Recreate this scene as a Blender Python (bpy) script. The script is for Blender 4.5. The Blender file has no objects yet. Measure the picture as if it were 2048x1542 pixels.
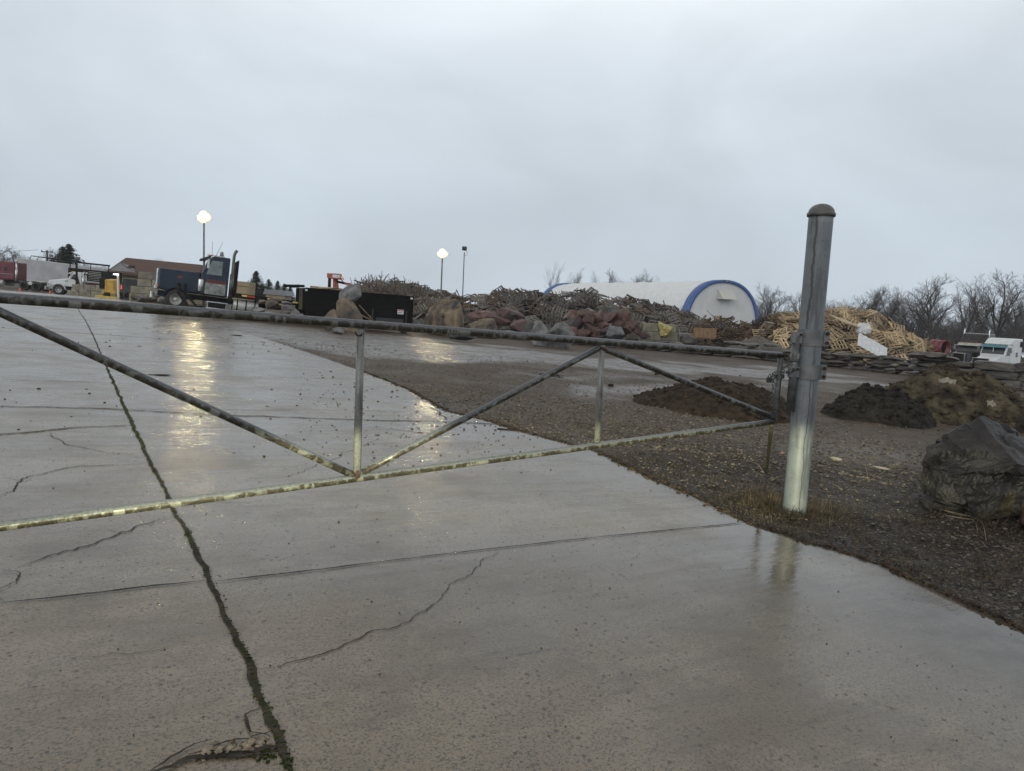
import bpy, bmesh, math, random
import numpy as np
from mathutils import Vector, Matrix, noise as mnoise
rng = random.Random(7)
nrng = np.random.default_rng(7)
S = bpy.context.scene
COL = S.collection
R_ = math.radians

# ------------------------------------------------------------------ camera
FPX, PW, PH = 1460.0, 2048, 1542
PITCH, ROLL, CZ = R_(6.1), R_(2.75), 1.42
_X = np.array([1., 0, 0]); _F = np.array([0, math.cos(PITCH), -math.sin(PITCH)]); _U0 = np.array([0, math.sin(PITCH), math.cos(PITCH)])
_R = math.cos(ROLL) * _X + math.sin(ROLL) * _U0
_U = -math.sin(ROLL) * _X + math.cos(ROLL) * _U0
CAM = np.array([0, 0, CZ])
cd = bpy.data.cameras.new("camera"); cam = bpy.data.objects.new("camera", cd); COL.objects.link(cam)
cd.sensor_width = 36; cd.lens = FPX / PW * 36; cd.clip_start = 0.05; cd.clip_end = 3000
cam.matrix_world = Matrix(((_R[0], _U[0], -_F[0], 0), (_R[1], _U[1], -_F[1], 0), (_R[2], _U[2], -_F[2], CZ), (0, 0, 0, 1)))
S.camera = cam
# ------------------------------------------------------------------ sky, sun, exposure
SUN_EL, SUN_ROT = R_(24), R_(200)
w = bpy.data.worlds.new("World"); S.world = w; w.use_nodes = True
nt = w.node_tree; nt.nodes.clear()
out = nt.nodes.new("ShaderNodeOutputWorld"); bg = nt.nodes.new("ShaderNodeBackground")
sky = nt.nodes.new("ShaderNodeTexSky"); sky.sky_type = 'NISHITA'; sky.sun_disc = False; sky.sun_elevation = SUN_EL; sky.sun_rotation = SUN_ROT
sky.air_density = 1.0; sky.dust_density = 3.0
tc = nt.nodes.new("ShaderNodeTexCoord"); sep = nt.nodes.new("ShaderNodeSeparateXYZ")
nt.links.new(tc.outputs['Generated'], sep.inputs[0])
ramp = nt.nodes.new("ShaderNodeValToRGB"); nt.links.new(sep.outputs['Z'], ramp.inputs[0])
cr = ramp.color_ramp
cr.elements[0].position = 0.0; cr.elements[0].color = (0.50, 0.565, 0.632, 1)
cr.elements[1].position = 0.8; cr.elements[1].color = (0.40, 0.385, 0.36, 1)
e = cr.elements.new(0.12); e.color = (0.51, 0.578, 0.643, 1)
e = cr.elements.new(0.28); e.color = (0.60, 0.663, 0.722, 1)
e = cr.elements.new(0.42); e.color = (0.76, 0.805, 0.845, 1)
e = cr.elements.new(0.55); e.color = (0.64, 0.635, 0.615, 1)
mp = nt.nodes.new("ShaderNodeMapping"); mp.inputs['Scale'].default_value = (1.3, 1.3, 2.4); nt.links.new(tc.outputs['Generated'], mp.inputs[0])
nz = nt.nodes.new("ShaderNodeTexNoise"); nz.inputs['Scale'].default_value = 1.9; nz.inputs['Detail'].default_value = 5; nz.inputs['Roughness'].default_value = 0.5; nz.inputs['Distortion'].default_value = 0.4
nt.links.new(mp.outputs[0], nz.inputs[0])
mr = nt.nodes.new("ShaderNodeMapRange"); mr.inputs[1].default_value = 0.3; mr.inputs[2].default_value = 0.7; mr.inputs[3].default_value = 0.89; mr.inputs[4].default_value = 1.13
nt.links.new(nz.outputs[0], mr.inputs[0])
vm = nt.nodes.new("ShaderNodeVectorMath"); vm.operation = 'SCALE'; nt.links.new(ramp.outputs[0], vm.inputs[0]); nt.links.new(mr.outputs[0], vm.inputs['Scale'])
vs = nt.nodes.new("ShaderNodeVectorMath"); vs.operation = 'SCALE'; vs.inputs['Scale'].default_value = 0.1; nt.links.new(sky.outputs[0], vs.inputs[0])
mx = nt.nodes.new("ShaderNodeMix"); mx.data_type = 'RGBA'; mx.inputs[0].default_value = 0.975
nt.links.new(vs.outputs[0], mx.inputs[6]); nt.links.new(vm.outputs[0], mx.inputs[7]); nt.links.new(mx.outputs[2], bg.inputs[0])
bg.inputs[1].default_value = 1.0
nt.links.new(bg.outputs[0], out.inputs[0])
ld = bpy.data.lights.new("sun", 'SUN'); ld.energy = 0.5; ld.angle = R_(35); ld.color = (1, 0.96, 0.9)
sun = bpy.data.objects.new("sun", ld); COL.objects.link(sun)
sd = Vector((math.sin(SUN_ROT) * math.cos(SUN_EL), math.cos(SUN_ROT) * math.cos(SUN_EL), math.sin(SUN_EL)))
sun.rotation_euler = sd.to_track_quat('Z', 'Y').to_euler(); sun.location = (0, 0, 60)
S.view_settings.view_transform = 'Standard'; S.view_settings.look = 'None'; S.view_settings.exposure = 0.2; S.view_settings.gamma = 1
S.render.engine = 'CYCLES'; S.cycles.use_denoising = True; S.cycles.max_bounces = 6; S.cycles.diffuse_bounces = 3; S.cycles.glossy_bounces = 3
S.cycles.sample_clamp_indirect = 8; S.cycles.sample_clamp_direct = 500

# ------------------------------------------------------------------ placing helpers
def ray(px, py): return _F + _R * (px - 1024) / FPX - _U * (py - 771) / FPX
def P3(px, py, Z): return CAM + ray(px, py) * Z
def project(P):
    d = np.asarray(P) - CAM; z = d @ _F
    return 1024 + FPX * (d @ _R) / z, 771 - FPX * (d @ _U) / z, z
def plane(x, y): return -0.0487 * x - 0.01615 * y
CTRL = [(350, 611, 39), (540, 640, 41), (803, 668, 42), (40, 587, 72), (120, 592, 76), (240, 600, 70), (320, 604, 62), (2040, 778, 36), (1990, 758, 65), (1450, 648, 120),
        (1200, 690, 62), (1750, 722, 58), (1600, 712, 52), (1000, 672, 55), (1900, 715, 110), (0, 578, 180), (300, 586, 180), (620, 606, 150), (900, 625, 170), (1150, 640, 170),
        (2048, 712, 150), (2700, 745, 120), (-700, 552, 90), (1400, 705, 52), (720, 655, 50)]
_cx, _cy, _cv = [], [], []
for (a, b, Z) in CTRL:
    q = P3(a, b, Z); _cx.append(q[0]); _cy.append(q[1]); _cv.append(q[2] - plane(q[0], q[1]))
for s_ in np.arange(-30, 34, 5.0):
    for t_ in (-14, -6, 0, 6, 13):
        x_, y_ = -.53 * s_ + .848 * t_, .848 * s_ + .53 * t_
        if y_ < 27: _cx.append(x_); _cy.append(y_); _cv.append(0.0)
for (x_, y_) in ((12, 14), (16, 22), (9, 24), (20, 8), (25, 16)):
    _cx.append(x_); _cy.append(y_); _cv.append(0.0)
_cx, _cy, _cv = np.array(_cx), np.array(_cy), np.array(_cv)
_soft = (2.0 + 0.10 * np.hypot(_cx, _cy)) ** 2
def H(x, y):
    x = np.asarray(x, float); y = np.asarray(y, float)
    num = np.zeros_like(x); den = np.zeros_like(x)
    for a, b, v, s2 in zip(_cx, _cy, _cv, _soft):
        wgt = 1.0 / ((x - a) ** 2 + (y - b) ** 2 + s2) ** 1.6
        num = num + wgt * v; den = den + wgt
    return plane(x, y) + num / den
def h1(x, y):
    wgt = ((x - _cx) ** 2 + (y - _cy) ** 2 + _soft) ** -1.6
    return -0.0487 * x - 0.01615 * y + float((wgt * _cv).sum() / wgt.sum())
def G(px, Z, lift=0.0):
    b = (640 - 771) / FPX; a = (px - 1024) / FPX
    for _ in range(25):
        P = CAM + Z * (_F + _R * a - _U * b)
        b += (P[2] - h1(P[0], P[1]) - lift) / (Z * _U[2])
    return P
def GP(px, py):
    d = ray(px, py); t0, t1 = 0.5, 150.0
    t = 0.5
    while t < 150:
        P = CAM + d * t
        if P[2] < h1(P[0], P[1]): break
        t0 = t; t *= 1.15
    t1 = t
    for _ in range(24):
        tm = (t0 + t1) / 2; P = CAM + d * tm
        if P[2] < h1(P[0], P[1]): t1 = tm
        else: t0 = tm
    return CAM + d * t1
def vn(x, y, seed=0):
    xi = np.floor(x).astype(np.int64); yi = np.floor(y).astype(np.int64); xf = x - xi; yf = y - yi
    def h(a, b):
        n = (a * 374761393 + b * 668265263 + seed * 1442695041) & 0x7fffffff
        n = ((n ^ (n >> 13)) * 1274126177) & 0x7fffffff
        return ((n ^ (n >> 16)) & 0xffff) / 65535.0
    u = xf * xf * (3 - 2 * xf); v = yf * yf * (3 - 2 * yf)
    return (h(xi, yi) * (1 - u) + h(xi + 1, yi) * u) * (1 - v) + (h(xi, yi + 1) * (1 - u) + h(xi + 1, yi + 1) * u) * v
def fbm(x, y, oct=4, seed=0):
    r = 0; a = 0.5
    for o in range(oct): r = r + a * vn(x * 2 ** o + 17.3 * o, y * 2 ** o - 9.1 * o, seed + o); a *= 0.5
    return r

# ------------------------------------------------------------------ materials
def N(t, ty, **kw):
    n = t.nodes.new("ShaderNode" + ty)
    for k, v in kw.items():
        if k in n.inputs: n.inputs[k].default_value = v
        else: setattr(n, k, v)
    return n
def c4(c): return (c[0], c[1], c[2], 1)
def mat(name, col, col2=None, scale=6.0, rough=0.6, metal=0.0, bump=0.0, bscale=40.0, detail=6.0, rand=0.0, stretch=None, lo=0.35, hi=0.65, spec=0.5, rough2=None, col3=None, scale3=1.0):
    m = bpy.data.materials.new(name); m.use_nodes = True; t = m.node_tree; b = t.nodes["Principled BSDF"]
    b.inputs['Roughness'].default_value = rough; b.inputs['Metallic'].default_value = metal; b.inputs['Specular IOR Level'].default_value = spec
    tcn = N(t, "TexCoord"); src = tcn.outputs['Object']
    if stretch:
        mpn = N(t, "Mapping"); mpn.inputs['Scale'].default_value = stretch; t.links.new(src, mpn.inputs[0]); src = mpn.outputs[0]
    colout = None
    if col2 is not None:
        nz = N(t, "TexNoise", Scale=scale, Detail=detail); t.links.new(src, nz.inputs['Vector'])
        rp = N(t, "ValToRGB"); t.links.new(nz.outputs[0], rp.inputs[0])
        rp.color_ramp.elements[0].position = lo; rp.color_ramp.elements[0].color = c4(col)
        rp.color_ramp.elements[1].position = hi; rp.color_ramp.elements[1].color = c4(col2)
        colout = rp.outputs[0]
        if rough2 is not None:
            mr = N(t, "MapRange"); mr.inputs[1].default_value = lo; mr.inputs[2].default_value = hi; mr.inputs[3].default_value = rough; mr.inputs[4].default_value = rough2
            t.links.new(nz.outputs[0], mr.inputs[0]); t.links.new(mr.outputs[0], b.inputs['Roughness'])
        if col3 is not None:
            n3 = N(t, "TexNoise", Scale=scale3, Detail=5.0); t.links.new(src, n3.inputs['Vector'])
            m3 = N(t, "MapRange"); m3.inputs[1].default_value = .48; m3.inputs[2].default_value = .66; t.links.new(n3.outputs[0], m3.inputs[0])
            x3 = N(t, "Mix", data_type='RGBA'); t.links.new(m3.outputs[0], x3.inputs[0]); t.links.new(colout, x3.inputs[6]); x3.inputs[7].default_value = c4(col3); colout = x3.outputs[2]
    else:
        rgb = N(t, "RGB"); rgb.outputs[0].default_value = c4(col); colout = rgb.outputs[0]
    if rand:
        oi = N(t, "ObjectInfo"); mr = N(t, "MapRange"); mr.inputs[3].default_value = 1 - rand; mr.inputs[4].default_value = 1 + rand
        t.links.new(oi.outputs['Random'], mr.inputs[0])
        vv = N(t, "VectorMath", operation='SCALE'); t.links.new(colout, vv.inputs[0]); t.links.new(mr.outputs[0], vv.inputs['Scale']); colout = vv.outputs[0]
    t.links.new(colout, b.inputs['Base Color'])
    if bump:
        bn = N(t, "TexNoise", Scale=bscale, Detail=5.0); t.links.new(src, bn.inputs['Vector'])
        bp = N(t, "Bump", Strength=bump, Distance=0.02); t.links.new(bn.outputs[0], bp.inputs['Height']); t.links.new(bp.outputs[0], b.inputs['Normal'])
    return m
def emat(name, col, st):
    m = bpy.data.materials.new(name); m.use_nodes = True; t = m.node_tree; b = t.nodes["Principled BSDF"]
    b.inputs['Base Color'].default_value = c4(col); b.inputs['Emission Color'].default_value = c4(col); b.inputs['Emission Strength'].default_value = st
    return m

# ------------------------------------------------------------------ mesh helpers
class MB:
    def __init__(s): s.v = []; s.f = []; s.m = []
    def add(s, vs, fs, mi=0):
        o = len(s.v); s.v.extend([tuple(map(float, q)) for q in vs]); s.f.extend([tuple(i + o for i in f) for f in fs]); s.m.extend([mi] * len(fs)); return s
    def box(s, c, d, rot=None, mi=0, M=None):
        x, y, z = d[0] / 2, d[1] / 2, d[2] / 2
        vs = [Vector(q) for q in ((-x, -y, -z), (x, -y, -z), (x, y, -z), (-x, y, -z), (-x, -y, z), (x, -y, z), (x, y, z), (-x, y, z))]
        if rot is not None: vs = [rot @ q for q in vs]
        vs = [q + Vector(c) for q in vs]
        if M is not None: vs = [M @ q for q in vs]
        return s.add(vs, [(0, 3, 2, 1), (4, 5, 6, 7), (0, 1, 5, 4), (1, 2, 6, 5), (2, 3, 7, 6), (3, 0, 4, 7)], mi)
    def tube(s, pts, rad, n=10, mi=0, cap=True):
        pts = [Vector(p) for p in pts]
        if not hasattr(rad, '__len__'): rad = [rad] * len(pts)
        rings = []; up = None
        for i, p in enumerate(pts):
            d = (pts[min(i + 1, len(pts) - 1)] - pts[max(i - 1, 0)])
            if d.length < 1e-9: d = Vector((0, 0, 1))
            d.normalize()
            if up is None:
                up = d.orthogonal().normalized()
            up = (up - d * up.dot(d))
            up = up.normalized() if up.length > 1e-6 else d.orthogonal().normalized()
            sd = d.cross(up)
            rings.append([p + (up * math.cos(2 * math.pi * k / n) + sd * math.sin(2 * math.pi * k / n)) * rad[i] for k in range(n)])
        vs = [q for r in rings for q in r]; fs = []
        for i in range(len(pts) - 1):
            for k in range(n):
                a, b = i * n + k, i * n + (k + 1) % n
                fs.append((a, b, b + n, a + n))
        if cap:
            fs.append(tuple(range(n - 1, -1, -1))); fs.append(tuple((len(pts) - 1) * n + k for k in range(n)))
        return s.add(vs, fs, mi)
    def lathe(s, prof, n=24, mi=0, M=None, caps=True):
        vs = []; fs = []
        for (r, z) in prof:
            for k in range(n):
                q = Vector((r * math.cos(2 * math.pi * k / n), r * math.sin(2 * math.pi * k / n), z)); vs.append(M @ q if M is not None else q)
        for i in range(len(prof) - 1):
            for k in range(n):
                a, b = i * n + k, i * n + (k + 1) % n; fs.append((a, b, b + n, a + n))
        if caps and prof[0][0] > 1e-4: fs.append(tuple(range(n - 1, -1, -1)))
        if caps and prof[-1][0] > 1e-4: fs.append(tuple((len(prof) - 1) * n + k for k in range(n)))
        return s.add(vs, fs, mi)
    def prism(s, poly, y0, y1, mi=0, M=None, top=None):   # side profile (x,z) pushed from y0 to y1
        n = len(poly); p2 = top or poly
        vs = [Vector((a, y0, b)) for a, b in poly] + [Vector((a, y1, b)) for a, b in p2]
        if M is not None: vs = [M @ q for q in vs]
        fs = [tuple(range(n)), tuple(range(2 * n - 1, n - 1, -1))] + [(i, i + n, (i + 1) % n + n, (i + 1) % n) for i in range(n)]
        return s.add(vs, fs, mi)
    def mesh(s, name, mats, smooth=False):
        me = bpy.data.meshes.new(name); me.from_pydata(s.v, [], s.f)
        for q in (mats if isinstance(mats, (list, tuple)) else [mats]): me.materials.append(q)
        me.polygons.foreach_set('material_index', s.m)
        if smooth: me.polygons.foreach_set('use_smooth', [True] * len(s.f))
        bm = bmesh.new(); bm.from_mesh(me); bmesh.ops.recalc_face_normals(bm, faces=bm.faces); bm.to_mesh(me); bm.free()
        me.update(); return me
    def build(s, name, mats, parent=None, smooth=False, bevel=0.0):
        o = bpy.data.objects.new(name, s.mesh(name, mats, smooth)); COL.objects.link(o)
        if parent is not None: o.parent = parent
        if bevel:
            md = o.modifiers.new("bevel", 'BEVEL'); md.width = bevel; md.segments = 2; md.limit_method = 'ANGLE'; md.angle_limit = R_(35)
        return o
def tag(o, label=None, cat=None, group=None, kind=None):
    if label: o['label'] = label
    if cat: o['category'] = cat
    if group: o['group'] = group
    if kind: o['kind'] = kind
    return o
def thing(name, label, cat, loc=(0, 0, 0), rz=0.0, group=None, M=None):
    o = bpy.data.objects.new(name, None); COL.objects.link(o); o.empty_display_size = 0.3
    if M is not None: o.matrix_world = M
    else: o.location = loc; o.rotation_euler = (0, 0, rz)
    return tag(o, label, cat, group)
def link(name, me, parent=None, M=None):
    o = bpy.data.objects.new(name, me); COL.objects.link(o)
    if parent is not None: o.parent = parent
    if M is not None: o.matrix_world = M
    return o
def frame(loc, yaw, pitch=0.0, roll=0.0, sc=1.0):   # x forward; pitch lifts the nose
    return Matrix.Translation(Vector(loc)) @ Matrix.Rotation(yaw, 4, 'Z') @ Matrix.Rotation(-pitch, 4, 'Y') @ Matrix.Rotation(roll, 4, 'X') @ Matrix.Scale(sc, 4)
_ico = {}
def ico(sub):
    if sub not in _ico:
        bm = bmesh.new(); bmesh.ops.create_icosphere(bm, subdivisions=sub, radius=1)
        _ico[sub] = (np.array([v.co[:] for v in bm.verts]), [tuple(v.index for v in f.verts) for f in bm.faces]); bm.free()
    return _ico[sub]
def rock_pts(size, seed, sub=3, cuts=9, rough=0.08, lo=0.46, hi=0.8, boxy=0.0):
    r = np.random.default_rng(seed); v, f = ico(sub); v = v.copy()
    if boxy:
        p = 2 + boxy * 8; nn = (np.abs(v) ** p).sum(1) ** (1 / p); v = v / nn[:, None]
    for _ in range(cuts + 4):
        n = r.normal(size=3); n /= np.linalg.norm(n); d = r.uniform(lo, hi) * (1.25 if boxy else 1)
        k = v @ n - d; msk = k > 0; v[msk] -= np.outer(k[msk], n) * 0.985
    off = r.uniform(0, 50, 3)
    nzv = np.array([mnoise.fractal(Vector(q * 1.7 + off), 0.9, 2.1, 4) for q in v])
    v = v * (1 + rough * .7 * nzv)[:, None]
    if sub > 3: v = v * (1 + rough * .35 * np.array([mnoise.fractal(Vector(q * 6 + off), 1.0, 2.0, 3) for q in v]))[:, None]
    v = v / np.abs(v).max(0)
    return v * np.array(size) / 2, f
def rock(name, mat_, loc, size, seed, rz=0.0, label=None, cat='boulder', group=None, sub=3, cuts=9, rough=0.08, tilt=(0, 0), parent=None, smooth=False, boxy=0.0, sink=0.08):
    v, f = rock_pts(size, seed, sub, cuts, rough, boxy=boxy)
    mb = MB(); mb.add(v, f); o = mb.build(name, mat_, parent, smooth)
    o.location = (loc[0], loc[1], loc[2] + size[2] * (0.5 - sink)); o.rotation_euler = (tilt[0], tilt[1], rz)
    if label: tag(o, label, cat, group)
    return o
# ================================================================== the setting: ground and concrete
def sstep(a, b, x): q = np.clip((x - a) / (b - a), 0, 1); return q * q * (3 - 2 * q)
SD, TD = np.array([-.53, .848]), np.array([.848, .53])     # along and across the driveway
EDGE_PX = [(2600, 1560), (2300, 1380), (2048, 1262), (1900, 1192), (1760, 1130), (1600, 1080), (1500, 1047), (1420, 1005), (1300, 955), (1200, 905), (1050, 865), (975, 842), (900, 825), (820, 780), (740, 748), (640, 712), (540, 680), (470, 661)]
_es, _et = [], []
for q in EDGE_PX:
    p = GP(*q); _es.append(p[:2] @ SD); _et.append(p[:2] @ TD)
_o = np.argsort(_es); _es = np.array(_es)[_o]; _et = np.array(_et)[_o]
def edge(s):
    e_ = np.interp(s, _es, _et)
    return e_ + 0.07 * (fbm(s * 2.2, s * 0 + 3.3, 4, 5) - .47) + .085 * (fbm(s * 9, s * 0 + 1.3, 4, 6) - .46) + 0.9 * sstep(26, 45, s)
def edge_d(x, y): s = x * SD[0] + y * SD[1]; t = x * TD[0] + y * TD[1]; return t - edge(s)
def band(px, py, up, lo, soft):
    u = np.interp(px, [a for a, b in up], [b for a, b in up]); l = np.interp(px, [a for a, b in lo], [b for a, b in lo])
    return sstep(-soft, soft, np.minimum(py - u, l - py)) * sstep(up[0][0] - 30, up[0][0] + 50, px) * sstep(up[-1][0] + 30, up[-1][0] - 50, px)
ang = np.concatenate([np.arange(-180, -44, 4.0), np.arange(-44, 44, 0.22), np.arange(44, 180, 4.0)])
rad = 0.6 * 1.0128 ** np.arange(0, 463)
A, Rr = np.meshgrid(np.radians(ang), rad); gx = Rr * np.sin(A); gy = Rr * np.cos(A)
gz = H(gx, gy); ed = edge_d(gx, gy)
d_ = (np.stack([gx, gy, gz], -1) - CAM); zc = d_ @ _F; zs = np.where(zc > .2, zc, 1e9)
gpx = np.where(zc > .2, 1024 + FPX * (d_ @ _R) / zs, -9999); gpy = np.where(zc > .2, 771 - FPX * (d_ @ _U) / zs, -9999)
offs = sstep(-.02, .25, ed)
near = 1 - sstep(18, 70, Rr)
up1 = [(380, 636), (560, 652), (714, 664), (902, 685), (1160, 709), (1260, 715), (1372, 727), (1553, 740), (1700, 756), (2048, 798), (2600, 880)]
lo1 = [(380, 662), (560, 685), (714, 709), (902, 722), (1004, 727), (1160, 733), (1346, 744), (1553, 757), (1700, 769), (2048, 818), (2600, 905)]
wob = (fbm(gx * .35, gy * .35, 4, 31) - .47)
trk = band(gpx, gpy + wob * 26, up1, lo1, 5)
trk = np.maximum(trk, .8 * band(gpx, gpy + wob * 30, [(1130, 774), (1290, 768), (1420, 770)], [(1130, 788), (1290, 793), (1380, 776)], 6))
trk = np.maximum(trk, .45 * band(gpx, gpy + wob * 60, [(1560, 880), (1700, 872), (1860, 900)], [(1560, 905), (1700, 925), (1860, 935)], 18))
trk = np.maximum(trk, .55 * band(gpx, gpy + wob * 30, [(1000, 745), (1300, 752), (1700, 772)], [(1000, 752), (1300, 758), (1700, 780)], 4))
soil = np.where(zc > .2, sstep(-28, 28, gpy - np.interp(gpx, [900, 1200, 1300, 1500, 1640, 1850, 2300], [870, 880, 888, 905, 930, 940, 950]) + wob * 70), 1) * sstep(20, 12, Rr)
ruts = np.sin((gx * TD[0] + gy * TD[1] * .9 - gy * .2) * 2.6 + 2 * wob) * .012
disp = offs * near * ((fbm(gx * 1.3, gy * 1.3, 3, 1) - .45) * .10 + (fbm(gx * 7, gy * 7, 3, 2) - .45) * .045 + ruts) * (1 - .8 * trk)
disp += offs * soil * (.02 + (fbm(gx * 22, gy * 22, 2, 9) - .4) * .05 + (fbm(gx * 5, gy * 5, 3, 19) - .45) * .07)
gz = gz - .07 + .07 * sstep(-.08, .06, ed) + disp - .012
nr, na = gx.shape
gm = bpy.data.meshes.new("ground")
vs = np.stack([gx, gy, gz], -1).reshape(-1, 3)
idx = np.arange(nr * na).reshape(nr, na); nx = np.roll(idx, -1, 1)
fs = np.stack([idx[:-1], nx[:-1], nx[1:], idx[1:]], -1).reshape(-1, 4)[:, ::-1]
gm.vertices.add(len(vs)); gm.vertices.foreach_set('co', vs.ravel())
gm.loops.add(fs.size); gm.loops.foreach_set('vertex_index', fs.ravel().astype(np.int32))
gm.polygons.add(len(fs)); gm.polygons.foreach_set('loop_start', (np.arange(len(fs)) * 4).astype(np.int32)); gm.polygons.foreach_set('loop_total', np.full(len(fs), 4, np.int32))
gm.polygons.foreach_set('use_smooth', [True] * len(fs)); gm.update(); gm.validate()
for nm, arr in (("track", trk), ("soil", soil)):
    at = gm.attributes.new(nm, 'FLOAT', 'POINT'); at.data.foreach_set('value', arr.ravel().astype(np.float32))
m = bpy.data.materials.new("yard_gravel"); m.use_nodes = True; t = m.node_tree; b = t.nodes["Principled BSDF"]; gm.materials.append(m)
tcn = N(t, "TexCoord"); P_ = tcn.outputs['Object']
def ramp2(t, src, lo, c0, hi, c1):
    r = N(t, "ValToRGB"); r.color_ramp.elements[0].position = lo; r.color_ramp.elements[0].color = c4(c0); r.color_ramp.elements[1].position = hi; r.color_ramp.elements[1].color = c4(c1)
    t.links.new(src, r.inputs[0]); return r.outputs[0]
def noise_(t, src, sc, det=5.0, rough=.55, dist=0.0):
    n = N(t, "TexNoise", Scale=sc, Detail=det, Roughness=rough, Distortion=dist); t.links.new(src, n.inputs['Vector']); return n.outputs[0]
def mixc(t, fac, a, b_, blend='MIX'):
    x = N(t, "Mix", data_type='RGBA', blend_type=blend)
    for i, v in ((0, fac), (6, a), (7, b_)):
        if hasattr(v, 'is_linked') or hasattr(v, 'links'): t.links.new(v, x.inputs[i])
        else: x.inputs[i].default_value = v if i == 0 else c4(v)
    return x.outputs[2]
def math_(t, op, a, b_=None, c_=None):
    x = N(t, "Math", operation=op)
    for i, v in enumerate((a, b_, c_)):
        if v is None: continue
        if hasattr(v, 'links'): t.links.new(v, x.inputs[i])
        else: x.inputs[i].default_value = v
    return x.outputs[0]
def maprange(t, src, a, b_, c_, d_):
    x = N(t, "MapRange"); t.links.new(src, x.inputs[0]); x.inputs[1].default_value = a; x.inputs[2].default_value = b_; x.inputs[3].default_value = c_; x.inputs[4].default_value = d_; return x.outputs[0]
vor = N(t, "TexVoronoi", Scale=38.0); t.links.new(P_, vor.inputs['Vector'])
sv = N(t, "SeparateColor"); t.links.new(vor.outputs['Color'], sv.inputs[0])
peb = ramp2(t, sv.outputs[0], .25, (.015, .011, .008), .97, (.20, .158, .115))
blot = noise_(t, P_, .6, 7, .62)
base = mixc(t, maprange(t, blot, .38, .66, .35, .8), peb, ramp2(t, noise_(t, P_, 2.3, 8, .7), .35, (.034, .024, .016), .68, (.108, .080, .056)))
a_t = N(t, "Attribute", attribute_name="track"); a_s = N(t, "Attribute", attribute_name="soil")
soilc = mixc(t, maprange(t, noise_(t, P_, 40, 4), .45, .62, 0, .7), ramp2(t, noise_(t, P_, 3, 8, .7), .35, (.005, .0038, .0028), .7, (.026, .018, .011)), peb)
base = mixc(t, a_s.outputs['Fac'], base, soilc)
trc = ramp2(t, noise_(t, P_, 1.1, 7, .65), .35, (.10, .090, .080), .65, (.20, .185, .17))
tf = math_(t, 'MULTIPLY', a_t.outputs['Fac'], maprange(t, noise_(t, P_, 3.0, 8, .7), .35, .55, .45, 1))
base = mixc(t, tf, base, trc)
t.links.new(base, b.inputs['Base Color'])
ro = math_(t, 'SUBTRACT', maprange(t, blot, .35, .65, .75, .5), math_(t, 'MULTIPLY', tf, .33)); t.links.new(ro, b.inputs['Roughness'])
b.inputs['Specular IOR Level'].default_value = .22
bp = N(t, "Bump", Strength=.7, Distance=.02); hh = math_(t, 'ADD', vor.outputs['Distance'], noise_(t, P_, 14, 6)); t.links.new(math_(t, 'MULTIPLY', hh, math_(t, 'SUBTRACT', 1.0, math_(t, 'MULTIPLY', tf, .8))), bp.inputs['Height']); t.links.new(bp.outputs[0], b.inputs['Normal'])
ground = link("ground", gm); tag(ground, kind='structure')

# ---- concrete driveway
sv_ = np.concatenate([np.arange(-14, 0, .5), np.arange(0, 14, .09), np.arange(14, 40, .35), np.arange(40, 96, 1.5)])
uu = np.concatenate([np.linspace(0, .6, 30), np.linspace(.6, 1, 110)[1:]])
Sg, Ug = np.meshgrid(sv_, uu, indexing='ij'); Tg = -13 + (edge(Sg) + 13) * Ug
cx = Sg * SD[0] + Tg * TD[0]; cy = Sg * SD[1] + Tg * TD[1]; cz = H(cx, cy) + .012 - .03 * (Ug > .9999)
pud = np.zeros_like(cx)
for (a, b_, rx) in ((1575, 1150, .42), (1540, 1095, .35), (1900, 1265, .5), (2010, 1320, .6), (1960, 1285, .6), (1480, 1060, .35), (900, 850, .9), (840, 810, .9), (1250, 960, .7), (1050, 905, .8), (700, 870, .9)):
    q = GP(a, b_); pud = np.maximum(pud, (.12 if b_ < 1000 else 1) * np.exp(-((cx - q[0]) ** 2 + (cy - q[1]) ** 2) / rx ** 2))
pud = np.clip(pud * (0.55 + 1.0 * fbm(cx * 3, cy * 3, 4, 77)), 0, 1)
mud = np.zeros_like(cx)
edc = edge(Sg) - Tg
mud = sstep(.55, .0, edc + .45 * (fbm(cx * 1.7, cy * 1.7, 4, 3) - .2)) * sstep(7.5, 3.5, Sg)
for (a, b_, rx, am) in ((1960, 1270, .6, 1.0), (1860, 1215, .4, .9), (2040, 1320, .6, 1.0), (1560, 1160, .35, .45), (1560, 1085, .3, .6), (1660, 1105, .3, .7)):
    q = GP(a, b_); mud = np.maximum(mud, am * np.exp(-((cx - q[0]) ** 2 + (cy - q[1]) ** 2) / rx ** 2))
mud = np.maximum(mud, .8 * sstep(.6, .0, edc + .9 * (fbm(cx * .8, cy * .8, 4, 8) - .2)) * sstep(6, 12, Sg))
n0, n1 = cx.shape; idx = np.arange(n0 * n1).reshape(n0, n1)
fs = np.stack([idx[:-1, :-1], idx[:-1, 1:], idx[1:, 1:], idx[1:, :-1]], -1).reshape(-1, 4)
cm = bpy.data.meshes.new("concrete_driveway"); cm.from_pydata(np.stack([cx, cy, cz], -1).reshape(-1, 3).tolist(), [], fs.tolist())
bmx = bmesh.new(); bmx.from_mesh(cm); bmesh.ops.recalc_face_normals(bmx, faces=bmx.faces)
if bmx.faces[0].normal.z < 0: bmesh.ops.reverse_faces(bmx, faces=bmx.faces)
bmx.to_mesh(cm); bmx.free()
cm.polygons.foreach_set('use_smooth', [True] * len(cm.polygons))
for nm, arr in (("puddle", pud), ("mud", mud)):
    at = cm.attributes.new(nm, 'FLOAT', 'POINT'); at.data.foreach_set('value', arr.ravel().astype(np.float32))
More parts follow.
